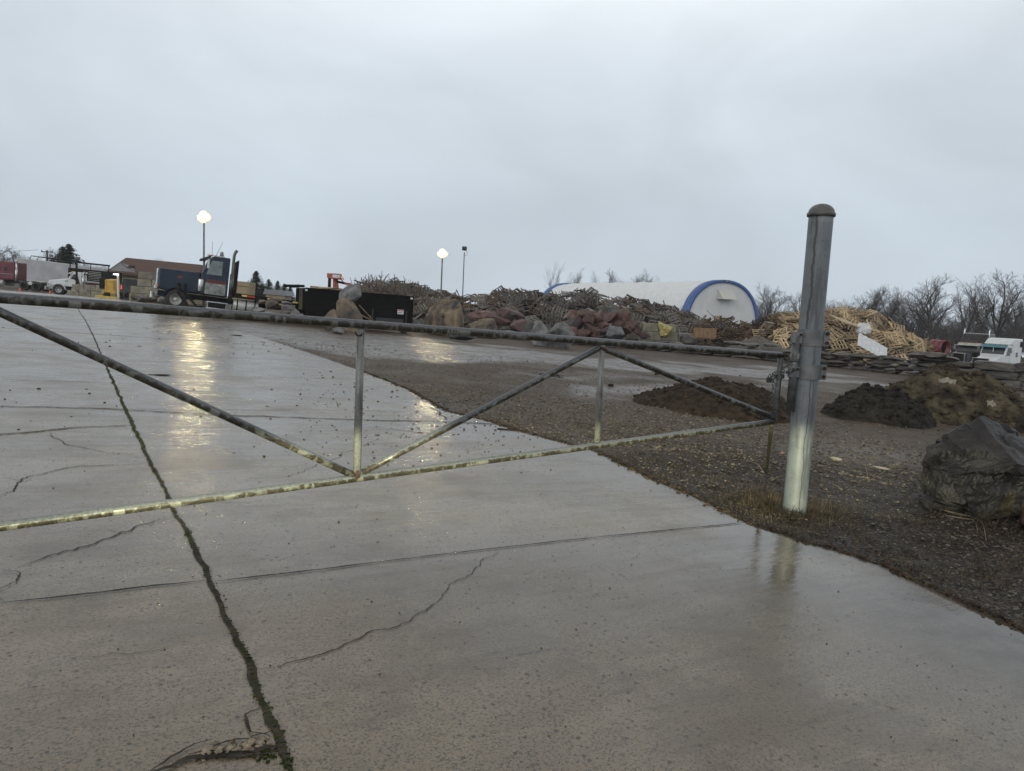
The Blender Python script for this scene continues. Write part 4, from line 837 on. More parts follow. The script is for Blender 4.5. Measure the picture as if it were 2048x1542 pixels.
for i in range(34):
    r = np.random.default_rng(900 + i); px = r.uniform(900, 1390); v = r.uniform(.25, 1.0); q = Vector(gf(px, v)) + Vector((0, -.25, .15)); nn = Vector((r.normal(-.1, .45), -1, r.uniform(.1, .8))).normalized()
    o = link("pallet", pal_g[int(r.integers(0, 5))], None, Matrix.Translation(q) @ nn.to_track_quat('Z', 'Y').to_matrix().to_4x4() @ Matrix.Rotation(r.uniform(0, 6.28), 4, 'Z')); tag(o, "weathered pallet standing on edge or leaning out of the long dark pile", "pallet", "pallets standing on edge in the dark pile")
strew(tf_, 120, 1560, 1855, pal_t + pal_t, "clean tan pallet tumbled in the pile of new pallets behind the post", "new tan pallets in the pile", 8)
strew(tf_, 22, 1400, 1560, pal_g[3:] + pal_t[:1], "brown pallet among splintered boards between the dome and the gravel heap", "brown pallets left of the gravel heap", 9)
for (px, py, Z, W_, D_, lab, ax) in ((1690, 642, 54.5, 2.0, 1.6, "big tan plywood sheet lying near the top of the new pallets", (.35, .2, .4)), (1745, 690, 53.2, .9, .9, "dark brown panel standing beside the white corrugated sheet", (1.3, .1, .2))):
    o = MB().box((0, 0, 0), (W_, D_, .03)).build("plywood_sheet", m_wtan if "tan" in lab else m_wbrown); o.location = P3(px, py, Z); o.rotation_euler = ax; tag(o, lab, "plywood sheet")
m_whitep = mat("white_plastic", (.55, .58, .6), (.72, .75, .77), 4, rough=.35)
mb = MB(); n_ = 27; vs_ = [(2.4 * (i / (n_ - 1) - .5), y, .018 * (1 if (i // 2) % 2 else -1)) for i in range(n_) for y in (-.55, .55)]; mb.add(vs_, [(2 * i, 2 * i + 1, 2 * i + 3, 2 * i + 2) for i in range(n_ - 1)])
o = mb.build("corrugated_sheet", m_whitep); md = o.modifiers.new("thick", 'SOLIDIFY'); md.thickness = .008
o.location = P3(1745, 693, 50.6); o.rotation_euler = (1.0, .42, .1); tag(o, "white corrugated plastic sheet lying at the foot of the new pallets", "plastic sheet")
boulder(1730, 667, 31, 22, m_whitep, 150, "puffy white plastic bag on the pile of new pallets", Z=54, cuts=-1, rough=.45, name="plastic_bag", cat="bag", boxy=.2)

# ================================================================== fabric dome, lamps
m_fab = mat("white_fabric", (.70, .73, .75), (.78, .81, .83), 1.2, rough=.55, bump=.05, bscale=3)
m_fabw = mat("end_wall_fabric", (.60, .61, .62), (.68, .69, .70), .6, rough=.6)
m_bluef = mat("blue_trim", (.035, .10, .30), (.05, .13, .37), 2, rough=.5)
Da, Db = P3(1450, 561, 120), None
hz = Da[2]
z2 = 120.0
for _ in range(40):
    q = P3(1135, 567, z2); z2 *= (1 + (0.004 if q[2] > hz else -0.004) * -1 * (1 if True else 0)) if False else 1.0
    break
d_ = ray(1135, 567); z2 = min(max((hz - CZ) / d_[2], 140), 185); Db = P3(1135, 567, z2)
axd = Vector((Db[0] - Da[0], Db[1] - Da[1], 0)); DL = axd.length; axd.normalize(); gz0 = h1(Da[0], Da[1]) - .4; DH = hz - gz0; DW = 7.6
dome = thing("fabric_building", "long white arched fabric building with blue trim behind the pallet piles", "building", M=Matrix(((axd.x, -axd.y, 0, Da[0]), (axd.y, axd.x, 0, Da[1]), (0, 0, 1, gz0), (0, 0, 0, 1))))
def arch(k=1.0, n=36, e=.92):
    return [(-DW * k * math.copysign(abs(math.cos(a)) ** e, math.cos(a)), DH * k * (math.sin(a)) ** .86) for a in np.linspace(0, math.pi, n)]
ar = arch(); mb = MB(); nb = 12; V = []; F_ = []
for i in range(nb * 6 + 1):
    sag = 1 - .028 * math.sin(math.pi * ((i % 6) / 6)); x = DL * i / (nb * 6)
    V += [(x, y * sag, z * sag) for y, z in ar]
m_ = len(ar); F_ = [(i * m_ + j, i * m_ + j + 1, (i + 1) * m_ + j + 1, (i + 1) * m_ + j) for i in range(nb * 6) for j in range(m_ - 1)]
mb.add(V, F_); mb.build("cover", m_fab, dome, True)
mb = MB(); mb.add([(-.02, y * .985, z * .985) for y, z in ar] + [(-.02, 0, 0)], [(i, i + 1, m_) for i in range(m_ - 1)]); mb.build("end_wall", m_fabw, dome)
mb = MB(); mb.add([(DL, y * .985, z * .985) for y, z in ar] + [(DL, 0, 0)], [(i, i + 1, m_) for i in range(m_ - 1)]); mb.build("end_wall", m_fabw, dome)
for x0, x1 in ((-.35, 1.25), (DL - 1.3, DL + .3)):
    mb = MB(); a1 = arch(1.012); a0 = arch(.955); V = [(x, y, z) for x in (x0, x1) for y, z in a1] + [(x, y, z) for x in (x0, x1) for y, z in a0]
    F_ = []
    for j in range(m_ - 1): F_ += [(j, j + 1, m_ + j + 1, m_ + j), (2 * m_ + j, 2 * m_ + j + 1, j + 1, j), (m_ + j, m_ + j + 1, 3 * m_ + j + 1, 3 * m_ + j), (2 * m_ + j, 3 * m_ + j, 3 * m_ + j + 1, 2 * m_ + j + 1)]
    mb.add(V, F_); mb.build("blue_trim", m_bluef, dome, True)
mb = MB(); mb.prism([(-.05, DH * .62), (-1.6, DH * .62), (-.05, DH * .84)], -1.5, 1.5); mb.build("vent_hood", mat("vent_white", (.55, .56, .53)), dome)
o = MB().box((-.40, 0, DH * .985), (.06, .9, .22)).build("name_plate", m_black, dome); MB().box((-.44, 0, DH * .985), (.02, .5, .09)).build("plate_lettering", m_whitep, o)
m_polem = mat("grey_pole", (.10, .105, .11), (.16, .165, .17), 3, rough=.5, metal=.3); m_lamp = emat("lamp_glow", (1.0, .90, .62), 95)
t = m_lamp.node_tree; O = N(t, "TexCoord").outputs['UV']; b = t.nodes["Principled BSDF"]; sx_ = N(t, "SeparateXYZ"); t.links.new(O, sx_.inputs[0])   # hot in the middle of the reflector, rim coloured warm to imitate the glare halo
t.links.new(math_(t, 'ADD', .75, math_(t, 'MULTIPLY', 5200.0, math_(t, 'POWER', maprange(t, sx_.outputs[0], 0, 1, 1, 0), 9.0))), b.inputs['Emission Strength'])
t.links.new(ramp2(t, sx_.outputs[0], .1, (1, .80, .38), 1.0, (1, .84, .46)), b.inputs['Emission Color']); m_halo = m_polem
def flood_pole(px, py, Z, base_px, lit, label, rad=.07, nh=4, k=1.0):
    T = P3(px, py, Z); g = h1(T[0], T[1]); root = thing("floodlight_pole", label, "lamp post", (T[0], T[1], g)); hh = T[2] - g
    MB().lathe([(rad * 1.5, -.3), (rad * 1.4, hh * .4), (rad, hh * .42), (rad * .85, hh - .35)], 14).build("pole", m_polem, root, True)
    if lit:
        MB().box((0, 0, hh - .38), (.35 * k, .2, .08)).build("crossarm", m_polem, root)
        for i, (dx, dz, az) in enumerate(((-.30, -.02, -.35), (.30, -.02, .35), (-.02, .24, 0.05), (.0, -.22, .1))[:nh]):
            M = Matrix.Translation((dx * k, -.12, hh + dz * k)) @ Matrix.Rotation(az, 4, 'Z') @ Matrix.Rotation(R_(72), 4, 'X')
            hd = MB(); hd.lathe([(.08 * k, -.30), (.2 * k, -.24), (.40 * k, -.06), (.41 * k, -.045)], 20, M=M); o = hd.build("floodlight", m_halo, root, True)
            pr_ = [(0, .105 * k), (.08 * k, .10 * k), (.16 * k, .085 * k), (.25 * k, .055 * k), (.34 * k, .02 * k), (.42 * k, -.03 * k)]; gl = MB(); gl.lathe(pr_, 24, M=M, caps=False); lo_ = gl.build("lens", m_lamp, o, True)
            uv = lo_.data.uv_layers.new(name="radius"); 
            for lp in lo_.data.loops: uv.data[lp.index].uv = ((lp.vertex_index // 24) / 5.0, 0)
    else:
        MB().box((0, 0, hh), (.42, .3, .36)).build("floodlight", m_black, root, bevel=.04)
        MB().tube([(.1, 0, hh - .2), (.28, 0, hh - .35), (.25, 0, hh - .55), (.06, 0, hh - .62)], .015, 6).build("cable", m_black, root, True)
    return root
flood_pole(408, 434, 58, 405, True, "tall lit floodlight pole rising behind the blue truck", .075, k=.8)
flood_pole(885, 507, 64, 884, True, "lit floodlight pole standing in the dark pallet pile", .07, k=.68)
flood_pole(929, 497, 66, 925, False, "thin unlit floodlight pole with a single dark box head", .05)
# ================================================================== vehicles and machines
m_glass = mat("dark_glass", (.02, .026, .03), rough=.08, spec=.8); m_glassl = mat("pale_window_glass", (.10, .14, .145), (.2, .25, .25), 3, rough=.08, spec=.8)
m_chrome = mat("dull_chrome", (.42, .43, .43), (.6, .61, .6), 4, rough=.22, metal=.85); m_chrd = mat("wet_chrome", (.16, .16, .14), (.34, .33, .29), 6, rough=.18, metal=.9)
m_tyre = mat("tyre", (.016, .016, .017), (.04, .038, .036), 14, rough=.8); m_chassis = mat("chassis_black", (.006, .006, .0066), (.015, .0145, .014), 8, rough=.7, spec=.2)
m_rim = mat("aluminium_rim", (.42, .43, .41), (.58, .58, .56), 8, rough=.35, metal=.15); m_amber = mat("amber_lens", (.55, .22, .02), rough=.3); m_redl = mat("red_reflector", (.55, .03, .03), rough=.35); m_yell = mat("yellow_reflector", (.75, .6, .16), rough=.35)
m_navy = mat("navy_paint", (.008, .017, .036), (.013, .027, .052), 2, rough=.25, spec=.45); m_white = mat("white_paint", (.62, .66, .68), (.72, .75, .76), 2, rough=.3)
m_mar = mat("maroon_paint", (.10, .018, .024), (.15, .03, .036), 2, rough=.3); m_dkp = mat("dark_plum_paint", (.014, .012, .015), (.03, .027, .031), 2, rough=.25); m_teal = mat("teal_visor", (.03, .17, .24), rough=.35)
m_yel = mat("yellow_paint", (.42, .25, .035), (.55, .34, .05), 3, rough=.4)
def wheel(root, x, y, r=.52, wd=.28, rim=True, name="wheel"):
    M = Matrix.Translation((x, y, r)) @ Matrix.Rotation(R_(90), 4, 'X'); sgn = 1 if y < 0 else -1
    o = MB().lathe([(r * .56, -wd / 2), (r * .9, -wd / 2), (r, -wd * .36), (r, wd * .36), (r * .9, wd / 2), (r * .56, wd / 2), (r * .5, 0), (r * .56, -wd / 2)], 30, M=M, caps=False).build(name, m_tyre, root, True)
    f_ = wd / 2 * sgn
    MB().lathe([(r * .57, f_ * .9), (r * .53, f_ * .95), (r * .45, f_ * .5), (r * .2, f_ * .6), (r * .16, f_ * 1.1), (0, f_ * 1.15)], 24, M=M).build("rim", m_rim if rim else m_chassis, o, True)
    hb = MB()
    for k in range(10):
        a = k * .628; cx_, cz_ = x + r * .36 * math.cos(a), r + r * .36 * math.sin(a); yy = y - wd / 2 * sgn * .72
        hb.add([(cx_ + .03 * math.cos(b), y - f_ * .66, cz_ + .03 * math.sin(b)) for b in np.linspace(0, 5.24, 6)], [tuple(range(6))])
    if rim: hb.build("lug_holes", m_chassis, o)
def tractor(name, label, M, paint, o_):
    T = thing(name, label, "truck", M=M); g = o_.get
    hl, hw, hz0, hz1 = g('hood', 2.0), g('hw', .62), g('hz0', 1.95), g('hz1', 2.0); xc = .95 - hl; cb = xc - g('cab', 1.35); rt_ = g('roof', 2.75); W_ = g('w', 1.05)
    if g('round', False):   # aerodynamic nose
        MB().prism([(1.0, .62), (1.12, .95), (.95, 1.42), (xc, hz1), (xc, .8), (.55, .8), (.4, 1.08), (-.4, 1.08), (-.55, .7)][:0] + [(1.05, .6), (1.12, .95), (.92, 1.45), (xc, hz1), (xc, .9), (.6, .9)], -hw, hw).build("hood", paint, T, bevel=.12)
    else:
        MB().prism([(.92, 1.0), (.92, hz0), (xc, hz1), (xc, .95), (.62, .95)], -hw, hw).build("hood", paint, T, bevel=.07)
    for s_ in (-1, 1):
        a = [(.62 * math.cos(k), .55 + .66 * math.sin(k)) for k in np.linspace(.05, math.pi - .15, 14)]; inn = [(.55 * math.cos(k), .55 + .57 * math.sin(k)) for k in np.linspace(math.pi - .15, .05, 14)]
        MB().prism([(.85, .62)] + a + [(-.72, .55)] + inn, s_ * .62, s_ * 1.16).build("fender", paint, T, bevel=.02)
        hlp = MB().box((.98, s_ * .84, 1.05), (.16, .30, .2)).build("headlight", m_chrome, T, bevel=.03); MB().box((.92, s_ * 1.08, 1.12), (.10, .06, .09)).build("turn_signal", m_amber, hlp)
        wheel(T, 0, s_ * .98)
    gr = MB().box((.97, 0, (hz0 + .95) / 2), (.10, hw * 1.72, hz0 - 1.0)).build("grille", m_chrome, T, bevel=.03)
    MB().box((1.03, 0, (hz0 + .95) / 2), (.02, hw * 1.35, (hz0 - 1.0) * .84)).build("grille_bars", m_chassis, gr)
    MB().box((1.14, 0, .62), (.14, 2.35, .36)).build("bumper", m_chrome, T, bevel=.04)
    MB().prism([(xc, .95), (xc, hz1), (xc - .28, rt_ - .22), (xc - .5, rt_), (cb, rt_ + .03), (cb, .95)], -W_, W_).build("cab", paint, T, bevel=.06)
    ws = MB(); zb, zt_ = hz1 + .05, rt_ - .24; dx = .28 * (zt_ - hz1) / (rt_ - .22 - hz1); dxb = .28 * .05 / (rt_ - .22 - hz1)
    ws.prism([(xc - dxb + .012, zb), (xc - dx + .012, zt_), (xc - dx - .03, zt_), (xc - dxb - .03, zb)], -W_ + .1, W_ - .1); wsh = ws.build("windshield", g('glass', m_glass), T)
    MB().box((xc - .12, 0, (zb + zt_) / 2), (.06, .05, zt_ - zb)).build("windshield_post", paint, wsh)
    MB().prism([(xc - .15, rt_ - .2), (xc + .14, rt_ - .24), (xc - .35, rt_ + .02), (xc - .4, rt_ - .04)], -W_ - .02, W_ + .02).build("sun_visor", g('visor', m_chrome), T)
    for s_ in (-1, 1):
        y0 = s_ * (W_ + .004); y1 = s_ * (W_ + .02)
        d = MB().prism([(xc - .12, 1.0), (xc - .12, hz1 - .12), (xc - .42, rt_ - .16), (cb + .28, rt_ - .14), (cb + .28, 1.0)], y0, y1).build("door", g('door', paint), T)
        MB().prism([(xc - .24, hz1 - .06), (xc - .46, rt_ - .24), (cb + .36, rt_ - .22), (cb + .36, hz1 - .04)], s_ * (W_ + .021), s_ * (W_ + .03)).build("side_window", g('swin', m_glass), d)
        MB().box((cb + .42, s_ * (W_ + .045), 1.55), (.14, .04, .04)).build("handle", m_chrome, d)
        MB().box((xc - .3, s_ * (W_ + .32), rt_ - .45), (.10, .2, .5)).tube([(xc - .2, s_ * W_, rt_ - .7), (xc - .3, s_ * (W_ + .3), rt_ - .66)], .02, 6).tube([(xc - .3, s_ * W_, rt_ - .2), (xc - .3, s_ * (W_ + .3), rt_ - .24)], .02, 6).build("mirror", m_chrome, T, bevel=.01)
    sl = g('sleeper', 0); xb = cb
    if sl:
        xb = cb - sl; hr = g('sroof', rt_ + .7); slope = g('sslope', 1.15)
        MB().prism([(cb - .012, .95), (cb - .012, rt_ - .1), (xc - .55, rt_ + .05), (xc - .55 - slope * .75, hr - .06), (xc - .7 - slope, hr), (xb, hr), (xb, .95)], -W_ - .06, W_ + .06).build("sleeper", paint, T, bevel=.12)
        for s_ in (-1, 1): MB().box((xb + sl * .55, s_ * (W_ + .065), 2.1), (.34, .02, .42)).build("sleeper_window", m_glass, T)
        if g('vent', False): MB().box((xb + .32, -(W_ + .065), hr - .5), (.42, .02, .5)).build("roof_vent", m_chassis, T, bevel=.1); MB().box((xb + .32, (W_ + .065), hr - .5), (.42, .02, .5)).build("roof_vent", m_chassis, T, bevel=.1)
    for k in range(5): MB().box((xc - .36, (k - 2) * .42, rt_ + .045), (.14, .09, .06)).build("marker_light", m_amber, T, bevel=.015)
    ch = MB()
    for s_ in (-1, 1): ch.box(((.9 + xb - g('tail', 2.6)) / 2, s_ * .42, .78), (.9 - xb + g('tail', 2.6), .12, .26))
    ch.box((xb - .8, 0, .8), (.3, .9, .2)).box((-.2, 0, .75), (1.4, .84, .3)); ch.build("chassis", m_chassis, T)
    for s_ in g('stacks', (-1, 1)):
        xs = xb - .14 if not g('stack_at_cab') else cb - .16; top = g('stz', rt_ + .4); 
        st = MB().tube([(xs, s_ * (W_ + .02), .6), (xs, s_ * (W_ + .02), .9), (xs, s_ * (W_ + .02), .92), (xs, s_ * (W_ + .02), 2.2), (xs, s_ * (W_ + .02), 2.22), (xs, s_ * (W_ + .02), top - .3), (xs - .04, s_ * (W_ + .02), top - .12), (xs - .13, s_ * (W_ + .02), top)], [.07, .07, .115, .115, .075, .075, .078, .08], 14).build("exhaust_stack", g('stackm', m_chrome), T, True)
    for s_ in (-1, 1):
        MB().lathe([(0, -.65), (.28, -.65), (.325, -.60), (.325, .60), (.28, .65), (0, .65)], 24, M=Matrix.Translation((g('tankx', cb + .2), s_ * .82, .62)) @ Matrix.Rotation(R_(90), 4, 'Y')).build("fuel_tank", m_rim, T, True)
        for xr in g('rear', (xb - 1.0, xb - 2.25)): wheel(T, xr, s_ * .88, wd=.5, rim=False)
    return T, dict(xc=xc, cb=cb, xb=xb, W=W_, rt=rt_)
# ---- the blue flatbed truck
def bearing(px): d = ray(px, 600); return math.atan2(d[1], d[0])
p = G(350, 39); MT = frame(p, R_(180 + 24), R_(5.0), R_(1))
T, I = tractor("flatbed_truck", "dark blue conventional flatbed truck parked nose left beside the lit pole", MT, m_navy, dict(hood=2.05, cab=1.36, hz0=2.06, hz1=2.10, roof=3.02, stz=3.50, tail=6.0, tankx=-3.45, door=m_navy, glass=m_glassl, swin=m_glassl, stackm=mat("dark_stack", (.05, .05, .048), (.16, .16, .15), 3, rough=.25, metal=.7), stack_at_cab=True, stacks=(1,), rear=(-6.6, -7.9), visor=m_navy))
xc, cb, W_ = I['xc'], I['cb'], I['W']
for s_ in (1,):
    MB().box((cb + .62, s_ * (W_ + .024), 1.32), (1.02, .012, .62)).build("stainless_door_panel", m_chrd, T, bevel=.003)
    mb = MB(); r = random.Random(4)
    for k in range(6): mb.box((cb + .2 + .16 * k, s_ * (W_ + .034), 1.70 + r.uniform(-.02, .02)), (.13, .008, .20))
    mb.build("faded_red_lettering", mat("faded_red", (.13, .028, .026), rough=.5), T)
    MB().lathe([(.13, -.32), (.15, -.28), (.15, .28), (.13, .32)], 20, M=Matrix.Translation((xc - .02, s_ * (W_ + .05), 1.42))).build("air_cleaner", m_chrome, T, True)
    MB().box((cb + .45, s_ * .98, .48), (1.0, .3, .42)).build("step_box", m_chassis, T, bevel=.02); MB().box((cb + .45, s_ * 1.14, .30), (1.05, .05, .05)).box((cb + .45, s_ * 1.14, .62), (1.05, .05, .05)).box((cb + .0, s_ * 1.14, .46), (.04, .045, .3)).box((cb + .92, s_ * 1.14, .46), (.04, .045, .3)).build("step_rail", m_chrome, T)
    for xx in (-3.9, -3.45, -3.0): MB().lathe([(.328, -.03), (.338, -.03), (.338, .03), (.328, .03)], 24, M=Matrix.Translation((xx, .82, .62)) @ Matrix.Rotation(R_(90), 4, 'Y')).build("tank_strap", m_chassis, T, True)
    MB().lathe([(0, -.006), (.09, -.006), (.09, .006), (0, .006)], 16, M=Matrix.Translation((-.1, .632, 1.72)) @ Matrix.Rotation(R_(90), 4, 'X') @ Matrix.Diagonal((1.5, .7, 1, 1))).build("hood_emblem", mat("dark_red_emblem", (.16, .03, .03), rough=.4), T)
mb = MB(); mb.box((cb - .36, 0, 2.0), (.08, 2.1, 1.9)); mb.box((cb - .42, -.9, 2.0), (.06, .1, 2.0)).box((cb - .42, .9, 2.0), (.06, .1, 2.0)); mb.build("headache_rack", m_chassis, T)
DK = MB().box((cb - .5 - 3.0, 0, 1.16), (6.2, 2.5, .14)).build("flatbed_deck", m_chassis, T, bevel=.01)
MB().box((cb - 3.5, 1.262, 1.12), (6.2, .03, .26)).build("side_rail", m_chassis, T)
for k in range(4):
    x = cb - .85 - 1.32 * k; MB().box((x, 1.282, 1.16), (.26, .008, .09)).build("reflective_tape", m_yell, T); MB().box((x - .34, 1.282, 1.16), (.38, .008, .09)).build("reflective_tape", m_redl, T)
for (x, y, L, tl) in ((xc - .45, .5, 1.05, .05), (cb + .75, .6, 1.1, -.28)): MB().tube([(x, y, 3.0), (x + tl * L, y, 3.0 + L * .8)], [.012, .006], 5).build("antenna", m_chassis, T)
MB().lathe([(.10, 0), (.10, .22), (.06, .32), (0, .34)], 14, M=Matrix.Translation((cb + .42, .1, 3.06))).build("roof_beacon", m_glassl, T, True)
MB().box((cb + .7, .3, 3.10), (.9, .08, .06)).box((cb + .35, -.2, 3.10), (.08, .9, .06)).build("roof_horn", m_chrome, T)
k = thing("steel_frame", "black bent steel frame standing in front of the blue truck's front wheel", "frame", tuple(G(368, 36.8)))
B0 = Vector(G(368, 36.8)); A1, A2, A3 = [Vector(P3(*a, 36.8)) - B0 for a in ((358, 566), (357, 586), (375, 611))]
MB().tube([A1, A2, A3], [.10, .10, .08], 4).build("bent_bar", m_chassis, k); MB().tube([A1 + Vector((.2, .3, 0)), A2 + Vector((.2, .3, 0)), A3 + Vector((.3, .3, 0))], .07, 4).build("rear_bar", m_chassis, k); MB().box(A3 + Vector((.2, .1, -.05)), (.9, .5, .12)).build("foot_plate", m_chassis, k)
# ---- roll-off container
a_ = R_(27); p = G(607, 39.2); c0 = Vector((p[0], p[1], p[2])); D = thing("dumpster", "long open black steel roll-off dumpster behind the standing boulder", "dumpster", M=Matrix.Translation(c0) @ Matrix.Rotation(a_, 4, 'Z') @ Matrix.Rotation(R_(1.6), 4, 'Y'))
m_bin = mat("black_bin_paint", (.004, .0038, .004), (.010, .009, .0088), 3, rough=.7, spec=.12); Lb, Wb, Hb = 6.1, 2.35, 1.95
for y in (.03, Wb - .03): MB().prism([(.55, .22), (0, .72), (0, Hb), (Lb, Hb - .02), (Lb, .22)], y - .03, y + .03).build("side_wall", m_bin, D)
MB().box((Lb - .03, Wb / 2, (Hb + .2) / 2), (.06, Wb - .12, Hb - .24)).build("end_gate", m_bin, D); MB().box((Lb / 2 + .3, Wb / 2, .24), (Lb - .7, Wb - .13, .05)).build("floor_plate", m_bin, D)
e_ = MB().box((-.0, Wb / 2, (Hb + .72) / 2), (.06, Wb - .13, Hb - .74)).build("front_end", m_bin, D)
MB().add([(.0, .07, .72), (.0, Wb - .07, .72), (.56, Wb - .07, .22), (.56, .07, .22)], [(0, 1, 2, 3)]).build("front_slope", m_bin, D)
for y in (.45, .95, 1.45, 1.95): MB().box((-.07, y, (Hb + .74) / 2), (.08, .10, Hb - .80)).build("end_rib", mat("lamplit_rib", (.10, .095, .05), (.16, .15, .085), 5, rough=.4) if y in (.45, .95) else m_bin, D)  # two ribs coloured yellowish to stand for lamp light catching them
MB().tube([(-.35, -.04, Hb + .06), (-.35, Wb, Hb + .06)], .09, 10).tube([(-.05, -.06, Hb + .08), (-1.1, -.06, Hb + .02)], .07, 8).build("tarp_roller", m_chassis, D, True)
MB().box((Lb / 2, -.035, Hb - .03), (Lb, .08, .09)).build("top_rail", m_bin, D)
for x in (3.75, 5.7): MB().box((x, -.035, .72), (.06, .06, .75)).build("side_rib", mat("rib_edge", (.035, .034, .03), rough=.5), D)
MB().box((3.6, -.02, .72), (1.0, .03, .03)).build("side_rib", m_bin, D)
MB().box((4.75, -.01, .42), (1.6, .03, .4)).build("patch_plate", mat("grey_patch", (.035, .036, .038), rough=.5), D)
st = MB().box((5.35, -.045, 1.02), (.36, .012, .26)).build("sticker", m_whitep, D); MB().box((5.35, -.054, 1.10), (.30, .006, .05)).build("sticker_header", m_redl, st); MB().box((5.33, -.054, .98), (.26, .006, .03)).build("sticker_text", m_chassis, st)
for x in (.05, 5.95): MB().box((x, -.085, Hb - .12), (.13, .02, .10)).build("white_reflector", m_whitep, D)
for x in (.9, 5.4):
    for y in (.35, Wb - .35): MB().lathe([(0, -.1), (.17, -.1), (.17, .1), (0, .1)], 14, M=Matrix.Translation((x, y, .14)) @ Matrix.Rotation(R_(90), 4, 'X')).build("roller_wheel", m_chassis, D, True)
for (pa, pb_) in (((717, 612), (750, 645)), ((722, 628), (742, 641))):
    pass
v_, f_ = rock_pts((2.2, 1.4, .55), 77, 3, 4, .35); o = MB().add(v_, f_).build("wood_chips", m_wtan); o.location = D.matrix_world @ Vector((1.3, 1.3, Hb - .02)); tag(o, "small heap of pale wood scraps poking over the black dumpster's left rim", "wood scraps")
mb = MB(); mb.tube([P3(718, 610, 38.4), P3(735, 628, 38.4), P3(752, 648, 38.4)], .022, 6); mb.tube([P3(720, 629, 38.4), P3(738, 638, 38.4), P3(749, 648, 38.4)], .03, 6); mb.tube([P3(738, 638, 38.4), P3(742, 630, 38.4), P3(740, 640, 38.4)], .02, 6); tag(mb.build("fallen_branch", m_stick, None, True), "pale bare branch leaning between the standing boulder and the dumpster", "branch")
# ---- red crane behind it
p = P3(671, 566, 49); g_ = h1(p[0], p[1]); K = thing("crane_loader", "orange red log loader crane head rising behind the black dumpster", "crane", (p[0], p[1], g_)); z0 = p[2] - g_
m_orr = mat("orange_red_paint", (.32, .055, .03), (.42, .09, .05), 3, rough=.45)
MB().prism([(-.50, z0 + .32), (-.50, z0 + .62), (.34, z0 + .62), (.5, z0 + .22), (-.2, z0 + .26)], -.35, .35).build("crane_head", m_orr, K, bevel=.03); MB().box((.12, -.36, z0 + .44), (.5, .02, .2)).build("head_label", m_whitep, K)
MB().tube([(-.1, 0, 0), (-.06, 0, z0 + .3)], .13, 4).build("mast", m_orr, K); MB().tube([(.36, 0, .6), (.08, 0, z0 + .25)], .10, 4).build("brace", m_orr, K); MB().tube([(-.48, .1, 0), (-.42, .1, z0 + .34)], .12, 4).build("rear_post", m_chassis, K)
MB().tube([(.1, -.1, z0 + .1), (.9, -.1, z0 - .04), (1.45, -.1, z0 - .16), (1.5, -.1, z0 - .45)], [.08, .08, .06, .05], 6).build("boom_arm", m_chassis, K); MB().box((.85, -.1, z0 - .02), (.4, .2, .14)).build("boom_joint", m_orr, K); MB().tube([(.36, -.2, z0 + .3), (.62, -.2, z0 + .02)], .03, 5).build("hose", m_chassis, K)
# ---- left background machines
p = G(120, 76); T, I = tractor("white_truck", "white conventional day cab truck facing left beside the grey trailer", frame(p, R_(180 + 24), R_(3.0)), m_white, dict(hood=1.75, cab=1.2, hz0=1.55, hz1=1.8, roof=2.5, stz=2.6, tail=3, visor=m_white, round=True, rear=(-4.2, -5.4)))
mb = MB()
for k in range(3): mb.box((-.55 - .17 * k, .63, 1.5), (.10, .012, .10))
mb.build("hood_vents", m_chassis, T); mb = MB(); mb.box((-1.5, 1.085, 1.2), (.5, .006, .05)).box((-1.48, 1.085, 1.08), (.4, .006, .04)).build("door_lettering", m_chassis, T)
p = G(26, 80); T, I = tractor("maroon_truck", "maroon sleeper truck at the left frame edge", frame(G(-35, 80), R_(180 + 3), R_(2.5)), m_mar, dict(hood=2.0, cab=1.3, sleeper=1.7, roof=2.6, sroof=2.95, sslope=.5, stz=3.2, visor=m_mar, stacks=(1,), tail=3.4))
MB().box((I['xb'] + .9, I['W'] + .066, 1.6), (1.5, .02, .03)).build("trim_strip", m_chrome, T); MB().box((I['xb'] - 1.6, 1.0, .75), (.8, .2, .3)).build("chrome_quarter_fender", m_chrome, T, bevel=.05)
m_van = mat("grey_trailer_skin", (.36, .37, .40), (.46, .47, .50), .8, rough=.4, col3=(.30, .31, .34), scale3=.5)
p = G(42, 90); V_ = thing("van_trailer", "long pale grey box trailer behind the white truck", "trailer", M=frame(p, R_(180 + 2), R_(4.2)))
MB().box((-6.1, 0, 2.3), (12.2, 2.5, 2.5)).build("box_body", m_van, V_, bevel=.03); MB().box((-6.1, 1.26, 1.04), (12.2, .04, .14)).box((-6.1, 1.26, 3.5), (12.2, .04, .08)).build("side_rail", m_rim, V_)
MB().tube([(-1.4, .9, 3.55), (-1.6, .9, 4.0), (-4.6, .9, 4.0), (-4.9, .9, 3.55)], .05, 5).tube([(-1.5, -.4, 3.55), (-1.7, -.4, 3.95), (-4.5, -.4, 3.95), (-4.8, -.4, 3.55)], .05, 5).build("roof_frame", m_chassis, V_)
MB().box((-3.2, 1.0, .6), (.12, .12, .9)).box((-3.5, 1.0, .55), (.5, .06, .06)).build("landing_leg", m_chassis, V_)
for x in (-2.2, -5.2, -6.5): wheel(V_, x, 1.0, .5, .3, False)
